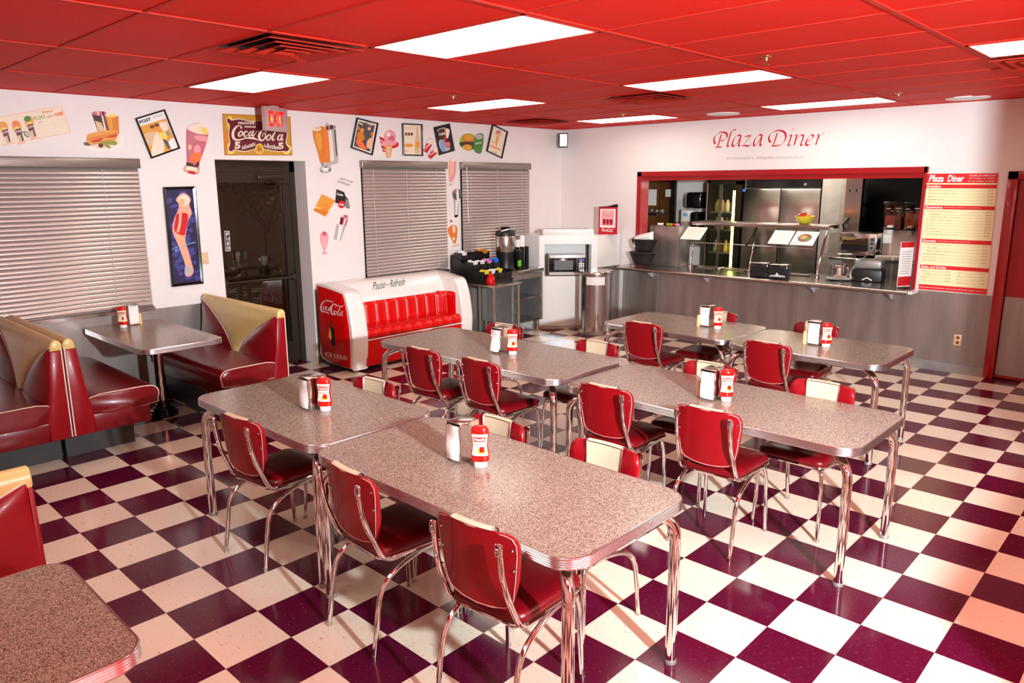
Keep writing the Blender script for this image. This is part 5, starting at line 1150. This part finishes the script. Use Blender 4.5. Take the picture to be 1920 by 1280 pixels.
A = U(); A.base('ink_black', [(828, 100), (1055, 45), (1128, 425), (905, 490)], .006); A.shape('ink_silver', [(880, 140), (990, 105), (1010, 200), (985, 300), (1060, 400), (950, 430), (900, 320), (930, 230)], True).shape('ink_choc', [(895, 150), (985, 125), (1000, 240), (925, 270)], True).text('ink_white', 'Coke', (905, 220), (985, 200), (900, 180), .2, .04).shape('ink_amber', [(975, 120), (1010, 120), (1030, 240), (1000, 250)]).shape('ink_red', [(970, 230), (1000, 225), (1010, 300), (980, 310)]).shape('ink_white', [(1010, 115), (1050, 150), (1020, 260), (1000, 180)], True).shape('ink_sky', [(930, 300), (975, 290), (980, 420), (940, 430)], True).shape('ink_red', [(985, 305), (1050, 295), (1065, 370), (995, 380)]).text('ink_white', 'HAVE', (995, 340), (1048, 330), (993, 315)).text('ink_white', 'ONE', (1000, 368), (1050, 358), (998, 345)); cut('drink_poster', 'black unframed drink poster with an icy glass, above the blinds', A, 'poster')
A = U(); A.base('ink_lime', [(1190, 300), (1225, 220), (1300, 185), (1390, 210), (1420, 300), (1390, 400), (1300, 425), (1210, 370)], smooth=True); A.shape('ink_dgreen', [(1200, 310), (1400, 300), (1395, 400), (1230, 370)], True).oval('ink_orange', 1310, 255, 82, 62).oval('ink_amber', 1310, 240, 60, 40).oval('ink_choc', 1305, 325, 85, 28).oval('ink_amber', 1300, 375, 65, 38)
A.shape('ink_green', [(1400, 230), (1460, 185), (1525, 215), (1500, 430), (1455, 465), (1390, 410)], True).oval('ink_silver', 1460, 230, 55, 38).text('ink_white', 'Sprite', (1410, 345), (1500, 330), (1408, 310), .2, .02); cut('burger_picture', 'cut-out picture of a burger beside a green cup', A)
A = U(); q = [(1638, 55), (1852, 160), (1772, 535), (1555, 432)]; t = pictureframe('picture_frame', 'black framed ice cream cone picture above the far blind, nearest the room corner', 'picture', A, q, 16, back='ink_cream')
A.shape('ink_amber', [(1695, 215), (1740, 225), (1700, 370), (1690, 370)]).oval('ink_peach', 1725, 190, 42, 48).oval('ink_rose', 1722, 165, 30, 22).shape('ink_peach', [(1638, 280), (1690, 300), (1685, 330), (1632, 310)]).text('ink_flame', 'rainbow', (1600, 370), (1760, 430), (1605, 325), .05, .02).text('ink_dgrey', 'sherbet', (1645, 445), (1705, 465), (1647, 425)); A.done('print', t)
def V(): return LA(820, 290, 880, 404)
A = V(); A.base('ink_pink', [(150, 80), (180, 45), (225, 60), (238, 110), (225, 260), (190, 335), (195, 385), (150, 395), (128, 370), (150, 335), (142, 220)], smooth=True); A.shape('ink_peach', [(165, 90), (200, 75), (205, 200), (170, 290), (155, 200)], True).oval('ink_white', 162, 368, 30, 24).oval('ink_grey', 162, 372, 16, 10).oval('ink_cream', 195, 70, 35, 24); cut('malt_picture', 'cut-out picture of a pale pink malt between the two blinds', A)
A = V(); A.base('ink_silver', [(190, 460), (230, 430), (290, 440), (298, 530), (265, 570), (265, 755), (215, 780), (205, 600), (190, 540)], smooth=True); A.shape('ink_dgrey', [(195, 470), (240, 440), (285, 450), (290, 540), (240, 570), (200, 540)], True).shape('ink_white', [(240, 450), (265, 445), (268, 560), (245, 565)], True).shape('ink_white', [(232, 575), (255, 575), (245, 750), (228, 760)]).shape('ink_rose', [(200, 460), (225, 450), (230, 500)], True); cut('mixer_picture', 'cut-out picture of a chrome drink mixer beside the far blind', A)
A = V(); A.base('ink_white', [(120, 790), (275, 752), (285, 1195), (120, 1195)]); A.shape('ink_orange', [(130, 965), (160, 900), (200, 880), (250, 920), (245, 1050), (225, 1120), (195, 1100)], True).shape('ink_flame', [(140, 960), (180, 920), (200, 1000), (165, 1010)], True).shape('ink_cream', [(185, 890), (215, 900), (225, 960), (205, 990)], True).oval('ink_red', 172, 838, 15, 16).oval('ink_cream', 205, 1060, 14, 24).shape('ink_peach', [(190, 1150), (270, 1125), (270, 1140), (195, 1165)], True); cut('sundae_picture', 'white card with an orange sundae, lowest between the two blinds', A)
# ------------------------------------------------------------------ lettering and menu on the counter wall
A = Art(on_back, (1320, 220), 260/1920, .001)
for st in ([(158, 368), (140, 330), (148, 272), (190, 225), (245, 206), (295, 211), (320, 242), (312, 285), (272, 315), (232, 322)], [(238, 238), (216, 320), (190, 405)], [(162, 414), (245, 409)],
  [(438, 172), (405, 174), (376, 205), (350, 290), (326, 382), (338, 404), (364, 388), (378, 374)],
  [(512, 255), (470, 247), (420, 290), (394, 360), (402, 398), (430, 393), (478, 330), (510, 265)], [(511, 258), (495, 330), (482, 382), (497, 398), (520, 380)],
  [(566, 268), (600, 258), (648, 255)], [(648, 257), (592, 330), (538, 393)], [(540, 392), (580, 390), (625, 398), (648, 368)],
  [(805, 247), (762, 242), (714, 290), (690, 350), (694, 390), (722, 386), (768, 320), (804, 257)], [(804, 250), (789, 320), (777, 376), (792, 390), (812, 374)],
  [(925, 345), (903, 318), (903, 262), (950, 205), (1030, 181), (1100, 196), (1134, 245), (1124, 310), (1080, 368), (1010, 392), (936, 394)], [(1015, 216), (990, 300), (957, 386)],
  [(1165, 262), (1208, 246), (1190, 320), (1168, 380), (1186, 390), (1215, 364)], [(1252, 258), (1284, 246), (1266, 320), (1250, 386)], [(1262, 328), (1310, 266), (1356, 243), (1376, 254), (1364, 310), (1342, 374), (1356, 388), (1386, 366)],
  [(1424, 330), (1480, 310), (1514, 266), (1500, 242), (1456, 266), (1416, 330), (1414, 374), (1446, 388), (1490, 362)], [(1560, 252), (1590, 236), (1570, 310), (1550, 380)], [(1570, 312), (1610, 252), (1648, 227), (1670, 217)]): A.nib('ink_logo', st)
A.nib('ink_logo', [(1233, 163), (1227, 176)], (11, -9))
A.text('ink_greyscript', "Scottsdale's Neighborhood Grill", (305, 592), (1390, 578), (305, 545), .45); tag(A.done('wall_lettering'), 'red flowing restaurant name with small grey script under it', 'lettering')
A = Art(on_back, (1720, 310), 180/886, .001); t = thing('menu_board', 'tall yellow and red menu board beside the serving hatch', 'menu board', (0, YR, 1.45), world=True)
Q = [(92, 76), (748, 72), (640, 1190), (12, 1140)]
A.base('ink_menucream', Q, .006); bd = A.done('board', t)
B_ = Art(on_back, (1720, 310), 180/886, .0066)
def mq(u, v): return inq(Q, u, v)
def mbar(c_, v0, v1, u0=0., u1=1.): B_.shape(c_, [mq(u0, v0), mq(u1, v0), mq(u1, v1), mq(u0, v1)])
def mtx_(c_, s, u0, u1, vb, vh, bold=0., sh=0.): B_.text(c_, s, mq(u0, vb), mq(u1, vb), mq(u0, vb-vh), sh, bold)
for v0, v1 in ((0.0, .082), (.094, .126), (.273, .306), (.560, .594), (.786, .818), (.955, 1.0)): mbar('ink_menured', v0, v1)
mtx_('ink_white', 'Plaza', .03, .24, .072, .06, .03, .25); mtx_('ink_white', 'Diner', .29, .53, .072, .06, .03, .25)
mtx_('ink_white', 'HOURS OF OPERATION', .60, .97, .026, .014); mtx_('ink_white', 'M-F 6:00am to 6:00pm', .60, .97, .050, .014); mtx_('ink_white', 'Sat-Sun 7:00am to 5:00pm', .58, .98, .074, .014)
mtx_('ink_white', 'Breakfast', .015, .21, .121, .022, .02); mtx_('ink_white', 'Sandwiches', .015, .26, .300, .022, .02); mtx_('ink_white', 'Entrees', .015, .20, .588, .022, .02); mtx_('ink_white', 'Sides and Drinks', .015, .38, .813, .022, .02)
mtx_('ink_white', 'Add cheese or bacon to any sandwich', .28, .80, .294, .009); mtx_('ink_white', 'served with your choice of two sides', .22, .70, .582, .009); mtx_('ink_white', 'Meal trays are available for visitors and staff during regular meal times', .01, .98, .986, .014)
def rows(v0, items, u0=.04, u1=.96, dv=.0262):
    for k, (s, pr) in enumerate(items):
        v = v0+dv*k; w_ = min(.0135*len(s), .7)*(u1-u0)/.92; ind = .05 if s.startswith('  ') else 0; s = s.strip()
        mtx_('ink_menutext', s, u0+ind, u0+ind+w_, v, .010); mbar('ink_menutext', v-.002, v-.0008, u0+ind+w_+.015, u1-.10)
        mtx_('ink_menutext', pr, u1-.075, u1, v, .010)
rows(.150, [('Eggs prepared the way you like', '$2.49'), ('Side of bacon, sausage or ham', '$1.99'), ('Omelet', '$4.99'), ('Breakfast burrito', '$4.59'), ('Bagel', '$1.89')])
rows(.330, [('Grilled chicken or hamburger', '$5.29'), ('  Add bacon', '$0.79'), ('  With turkey, ham or roast beef', '$5.99'), ('BLT (bacon, lettuce, tomato)', '$4.79'), ('Hot dog', '$2.89'), ('Hamburger', '$4.59'), ('Cheeseburger', '$4.99'), ('Bacon cheeseburger', '$5.79'), ('Chicken strips - grilled or breaded', '$5.29')], dv=.0245)
rows(.615, [('Classic buffalo chicken wings', '$7.99'), ('  12 or 20', '$9.29'), ('  Plain, barbecue, mild, lemon, hot', '$6.99'), ('Breaded chicken tenders', '$5.99'), ('Breaded shrimp', '$6.29'), ('Soup and salad', '$5.29')], dv=.0265)
rows(.840, [('French fries', '$1.59'), ('  With cheese', '$2.09'), ('Side salad', '$2.29'), ('Onion rings', '$2.49')], .04, .46, .027); rows(.840, [('Fountain soda', '$1.49'), ('Coffee, tea', '$1.19'), ('Milk', '$1.39'), ('Bottled water', '$1.59')], .56, .96, .027)
sub(B_.done('print'), bd)
# ------------------------------------------------------------------ kitchen behind the hatch
KY = 8.1
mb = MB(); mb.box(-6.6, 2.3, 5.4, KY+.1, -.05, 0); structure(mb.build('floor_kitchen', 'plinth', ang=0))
mb = MB(); mb.box(-6.6, 2.3, YR+.15, KY+.1, 2.4, 2.45); structure(mb.build('ceiling_kitchen', 'kitchen_gloom', ang=0))
mb = MB(); mb.box(-6.6, 2.3, KY, KY+.1, 0, 2.4); mb.box(-6.7, -6.6, YR+.15, KY, 0, 2.4); mb.box(2.3, 2.4, YR+.15, KY, 0, 2.4); structure(mb.build('wall_kitchen', 'kitchen_gloom', ang=0))  # near-black colour stands for the unlit room
def KX(px, py, y): return W(px, py, 1, y)
y = 7.0
t = thing('kitchen_door', 'brown wooden kitchen door with a paper notice seen through the hatch', 'door', (-4.95, 7.3, 0), world=True)
mb = MB(); mb.box(-5.35, -4.78, 7.28, 7.33, 0, 2.1); mb.build('panel', 'wood_brown', t, ang=0)
mb = MB(); a, b = KX(1213, 355, 7.27), KX(1230, 385, 7.27); mb.box(a.x, b.x, 7.27, 7.279, b.z, a.z); mb.build('notice', 'white_paper', t, ang=0)
mb = MB(); a, b = KX(1247, 355, 7.2), KX(1258, 369, 7.2); mb.box(a.x, b.x, 7.21, 7.279, b.z, a.z); mb.build('latch_box', 'white_plastic', t, ang=0)
mb = MB(); mb.box(-4.78, -4.70, 7.2, 7.34, 0, 2.1); mb.build('jamb', 'bronze', t, ang=0)
t = thing('wall_shelf', 'dark shelf with small items behind the left edge of the hatch', 'shelf', (-4.5, 6.3, 1.52), world=True)
a, b = KX(1206, 395, 6.3), KX(1238, 398, 6.3); mb = MB(); mb.box(a.x-.05, b.x, 6.2, 6.5, a.z-.06, a.z-.03); mb.build('board', 'black', t, ang=0)
for i in range(4):
    x = a.x+.06+.09*i; mb = MB(); mb.rbox(x-.03, x+.03, 6.27, 6.33, a.z-.03, a.z+.02+.01*(i % 2), .004, 1); mb.build('jar', 'steel_smooth', t)
a, b = KX(1268, 342, 7.25), KX(1326, 342, 7.25)
mb = MB(); mb.box(-4.70, b.x, 7.25, 7.35, 0, 2.4); structure(mb.build('wall_tiled', 'white_paint', ang=0))
t = thing('towel_dispenser', 'dark paper towel dispenser on the white kitchen wall', 'towel dispenser', (KX(1298, 375, 7.1).x, 7.1, 1.6), world=True)
a, b = KX(1287, 360, 7.0), KX(1315, 391, 7.0); mb = MB(); mb.rbox(a.x, b.x, 6.98, 7.24, b.z, a.z, .05, 4); mb.build('cover', 'black_gloss', t)
mb = MB(); mb.rbox(a.x-.05, a.x+.0, 7.05, 7.24, b.z+.02, a.z-.02, .02, 2); mb.build('side', 'white_plastic', t)
t = thing('soap_dispenser', 'white and black soap box under the towel dispenser', 'soap dispenser', (KX(1300, 405, 7.1).x, 7.1, 1.3), world=True)
a, b = KX(1277, 393, 7.05), KX(1310, 430, 7.05); mb = MB(); mb.rbox(a.x, b.x-.12, 7.05, 7.24, b.z, a.z, .01, 2); mb.build('case', 'white_plastic', t)
mb = MB(); mb.rbox(b.x-.13, b.x, 7.0, 7.24, b.z+.02, a.z-.03, .02, 2); mb.build('bottle', 'black_gloss', t)
mb = MB(); mb.box(a.x+.05, a.x+.12, 7.044, 7.05, a.z-.1, a.z-.05); mb.build('sticker', 'ink_sky', t, ang=0)
# lit glass-door cooler
a, b = KX(1327, 342, 7.0), KX(1392, 342, 7.0); x0, x1 = a.x, b.x
t = thing('glass_cooler', 'glass door cooler lit yellow green, seen through the hatch', 'cooler', ((x0+x1)/2, 7.3, 0), world=True)
mb = MB()
for q in ((x0, x0+.04, 7.0, 7.7, 0, 2.0), (x1-.10, x1, 7.0, 7.7, 0, 2.0), (x0, x1, 7.0, 7.7, 1.95, 2.08), (x0, x1, 7.0, 7.7, 0, .2), (x0, x1, 7.68, 7.7, 0, 2.0)): mb.box(*q)
mb.build('cabinet', 'bronze', t, ang=0)
mb = MB(); mb.box(x0+.04, x1-.10, 7.005, 7.01, .2, 1.95); mb.build('door_glass', 'glass_clear', t, ang=0)
mb = MB(); mb.box((x0+x1)/2-.08, (x0+x1)/2-.04, 6.99, 7.02, .2, 1.95); mb.tube([(x0+.02, 6.97, .3), (x0+.02, 6.97, 1.98)], .016, 8); mb.build('door_frame', 'steel_smooth', t, ang=30)
for z in (.55, .9, 1.25, 1.52): mb = MB(); mb.box(x0+.04, x1-.1, 7.06, 7.66, z, z+.02); mb.build('shelf', 'steel_dark', t, ang=0)
mb = MB(); mb.tube([(x1-.14, 7.04, .45), (x1-.14, 7.04, 1.86)], .02, 10); mb.build('light_tube', 'tube_light', t)
for i in range(4):
    for z in (.92, 1.27, 1.54):
        x = x0+.09+.085*i; o = thing('drink_jug', 'small jug on a shelf inside the lit glass cooler', 'jug', (x, 7.18, z), group='jugs inside the glass cooler')
        mb = MB(); mb.lathe([(.035, 0), (.04, .01), (.04, .12), (.02, .16), (.02, .18)], n=14); mb.build('body', ('ink_amber', 'ink_cream', 'ink_maroon', 'ink_yellow')[(i+int(z*10)) % 4], o)
# steel fridge
a, b = KX(1396, 342, 6.9), KX(1541, 342, 6.9); x0, x1 = a.x, b.x; xm = KX(1462, 400, 6.9).x; zt = KX(1460, 354, 6.9).z
t = thing('steel_fridge', 'large two-door stainless refrigerator in the kitchen', 'refrigerator', ((x0+x1)/2, 7.3, 0), world=True)
mb = MB(); mb.box(x0, x1, 6.93, 7.75, .1, zt+.17); mb.build('body', 'steel_dark', t, ang=0)
mb = MB(); mb.rbox(x0+.03, x1, 6.89, 6.93, zt+.012, zt+.16, .006, 1); g = mb.build('grille', 'black_gloss', t)
mb = MB(); mb.lathe([(.02, 0), (.018, .012)], c=(x1-.22, 6.89, zt+.06), n=12, ax=Matrix.Rotation(R(90), 3, 'X')); mb.build('lock', 'chrome', g)
for p, q in ((x0, xm-.004), (xm+.004, x1)): mb = MB(); mb.rbox(p+.003, q, 6.88, 6.93, .15, zt, .01, 2); mb.build('door', 'steel_smooth', t)
mb = MB(); mb.lathe([(.022, 0), (.02, .006)], c=(x0+.01, 6.88, zt-.02), n=14, ax=Matrix.Rotation(R(90), 3, 'X')); mb.build('magnet', 'blue_bit', t)
a, b = KX(1543, 342, 6.75), KX(1588, 342, 6.75); mb = MB(); mb.box(a.x, b.x, 6.75, 7.3, 0, 2.4); structure(mb.build('wall_pier', 'steel_dark', ang=0))
# fruit bowl on the guard shelf
c = KX(1508, 421, 5.72); t = thing('fruit_bowl', 'amber glass bowl of fruit on top of the sneeze guard', 'bowl', (c.x, 5.72, 1.466))
mb = MB(); mb.lathe([(.05, 0), (.09, .03), (.125, .10), (.122, .10), (.085, .034), (.045, .008)], n=28); mb.build('bowl', 'yellow_bit', t)
for i, (dx, dy, dz, k) in enumerate(((-.05, -.03, .09, 'fruit_red'), (.05, -.03, .09, 'fruit_orange'), (0, .05, .09, 'fruit_orange'), (.0, -.04, .115, 'fruit_red'))):
    o = thing('fruit', ('red apple at the near left of the amber bowl', 'orange at the right of the amber bowl', 'orange at the back of the amber bowl', 'red apple on top of the amber bowl')[i], 'fruit', (c.x+dx, 5.72+dy, 1.466+dz), group='fruit in the amber bowl')
    mb = MB(); mb.ball((0, 0, 0), .038, 16); mb.build('flesh', k, o); mb = MB(); mb.tube([(0, 0, .034), (.003, 0, .048)], .003, 5); mb.build('stalk', 'bark', o)
# post, conveyor toaster, slush machine on a back counter
t = thing('back_counter', 'dark steel back counter under the toaster and drink machine', 'counter', (-1.2, 6.3, 0), world=True)
mb = MB(); mb.rbox(-1.72, -.3, 6.02, 6.55, 1.02, 1.05, .006, 1); mb.build('worktop', 'steel_smooth', t); mb = MB(); mb.box(-1.70, -.32, 6.05, 6.55, 0, 1.02); mb.build('body', 'steel_dark', t, ang=0)
a, b = KX(1588, 342, 6.5), KX(1610, 440, 6.5); t = thing('steel_post', 'bright vertical steel post with switches in the kitchen', 'post', ((a.x+b.x)/2, 6.5, 1.05), world=True)
mb = MB(); mb.box(a.x, b.x, 6.48, 6.56, 1.05, 2.4); mb.build('channel', 'steel_smooth', t, ang=0)
for k in (.3, .7): x = a.x+(b.x-a.x)*k; z = KX(1600, 357, 6.5).z; mb = MB(); mb.box(x-.012, x+.012, 6.472, 6.48, z-.02, z+.02); mb.build('switch', 'black', t, ang=0)
mb = MB(); z = KX(1590, 420, 6.5).z; mb.tube([(a.x+.03, 6.46, z-.06), (a.x+.02, 6.42, z), (a.x+.06, 6.44, z+.08)], .015, 8); mb.build('hook', 'black', t)
a, b = KX(1571, 436, 6.05), KX(1636, 484, 6.05)
t = thing('conveyor_toaster', 'steel conveyor toaster in the kitchen behind the pitcher', 'toaster', ((a.x+b.x)/2, 6.25, 1.05), world=True)
mb = MB(); mb.rbox(a.x, b.x, 6.12, 6.44, 1.09, a.z, .01, 2); mb.build('body', 'steel_smooth', t)
mb = MB(); mb.rbox(a.x+.03, b.x-.09, 6.10, 6.12, 1.13, a.z-.06, .006, 1); mb.build('mouth', 'black', t)
for k in range(5): mb = MB(); mb.tube([(a.x+.04, 6.09, 1.22+.018*k), (b.x-.1, 6.09, 1.22+.018*k)], .004, 6); mb.build('conveyor_bar', 'brass', t)
mb = MB(); mb.rbox(a.x+.0, b.x-.08, 6.03, 6.12, 1.085, 1.10, .004, 1); mb.build('tray', 'steel_smooth', t)
mb = MB(); mb.rbox(b.x-.075, b.x-.01, 6.11, 6.12, 1.15, a.z-.05, .003, 1); cp = mb.build('control_panel', 'steel_dark', t)
for k in range(3): mb = MB(); mb.lathe([(.014, 0), (.012, .015)], c=(b.x-.04, 6.11, 1.18+.05*k), n=12, ax=Matrix.Rotation(R(90), 3, 'X')); mb.build('knob', 'black', cp)
for x in (a.x+.03, b.x-.03): mb = MB(); mb.lathe([(.016, 1.05), (.014, 1.09)], c=(x, 6.2, 0), n=10); mb.build('foot', 'black', t)
a, b = KX(1655, 383, 6.1), KX(1722, 478, 6.1)
t = thing('slush_machine', 'twin frozen drink machine with clear hoppers behind the hatch', 'drink machine', ((a.x+b.x)/2, 6.3, 1.05), world=True); w_ = (b.x-a.x)/2; zs = KX(1680, 432, 6.1).z; zb2 = KX(1680, 480, 6.1).z
mb = MB(); mb.rbox(a.x, b.x, 6.22, 6.6, zb2, zs, .012, 2); mb.rbox(a.x-.02, b.x+.02, 6.05, 6.6, zb2-.05, zb2, .01, 2); mb.build('body', 'white_plastic', t)
for i in range(2):
    x0 = a.x+w_*i; mb = MB(); mb.rbox(x0+.01, x0+w_-.01, 6.14, 6.55, zs, a.z, .015, 2); hpb = mb.build('hopper', 'glass_clear', t)
    mb = MB(); mb.rbox(x0+.02, x0+w_-.02, 6.16, 6.53, zs+.01, zs+(a.z-zs)*(.55 if i == 0 else .7), .015, 2); mb.build('slush', 'slush_red' if i == 0 else 'slush_orange', hpb)
    mb = MB(); mb.rbox(x0, x0+w_, 6.13, 6.56, a.z, a.z+.03, .006, 1); mb.build('hopper_lid', 'black', hpb)
    mb = MB(); mb.rbox(x0+w_/2-.03, x0+w_/2+.03, 6.06, 6.14, zs-.05, zs+.06, .01, 2); mb.build('tap', 'white_plastic', t)
    mb = MB(); mb.rbox(x0+w_/2-.06, x0+w_/2+.06, 6.03, 6.07, zs+.01, zs+.035, .006, 1); mb.build('tap_handle', 'black', t)
mb = MB(); mb.box(a.x, b.x, 6.1, 6.55, 1.05, zb2-.05); mb.build('stand', 'steel_dark', t, ang=0)
# ------------------------------------------------------------------ light
def light(name, kind, loc, energy, color, **kw):
    d = bpy.data.lights.new(name, kind); d.energy = energy; d.color = color
    for k, v in kw.items(): setattr(d, k, v)
    o = bpy.data.objects.new(name, d); COL.objects.link(o); o.location = loc; return o
# the photographer's strobe on a stand, right of the camera
f_ = light('strobe', 'SPOT', (3.4, -2.4, 2.1), STROBE, (.80, .94, 1.0), shadow_soft_size=.07, spot_size=R(120), spot_blend=.85)
dv = Vector((-.76, .64, .13)).normalized(); f_.rotation_euler = dv.to_track_quat('-Z', 'Y').to_euler()
# added fill lamps without a visible source: kitchen, then outdoors
light('kitchen_fill', 'AREA', (-2.6, 6.2, 2.36), 64, (1, .85, .66), shape='RECTANGLE', size=1.6, size_y=.4)
light('patio_fill', 'POINT', (-6.6, 2.2, 2.6), 110, (1, .9, .6), shadow_soft_size=.1)
w = bpy.data.worlds.new('night'); SC.world = w; w.use_nodes = True; w.node_tree.nodes['Background'].inputs[0].default_value = (.004, .004, .006, 1)
for o in SC.objects:
    if '_w' in o: del o['_w']
SC.view_settings.view_transform = 'Standard'; SC.view_settings.look = 'None'; SC.view_settings.gamma = 1; SC.view_settings.exposure = 0.; SC.view_settings.use_curve_mapping = False
SC.cycles.use_denoising = True
SC.cycles.max_bounces = 8; SC.cycles.diffuse_bounces = 5; SC.cycles.glossy_bounces = 4; SC.cycles.transparent_max_bounces = 10; SC.cycles.sample_clamp_indirect = 6; SC.cycles.caustics_reflective = False
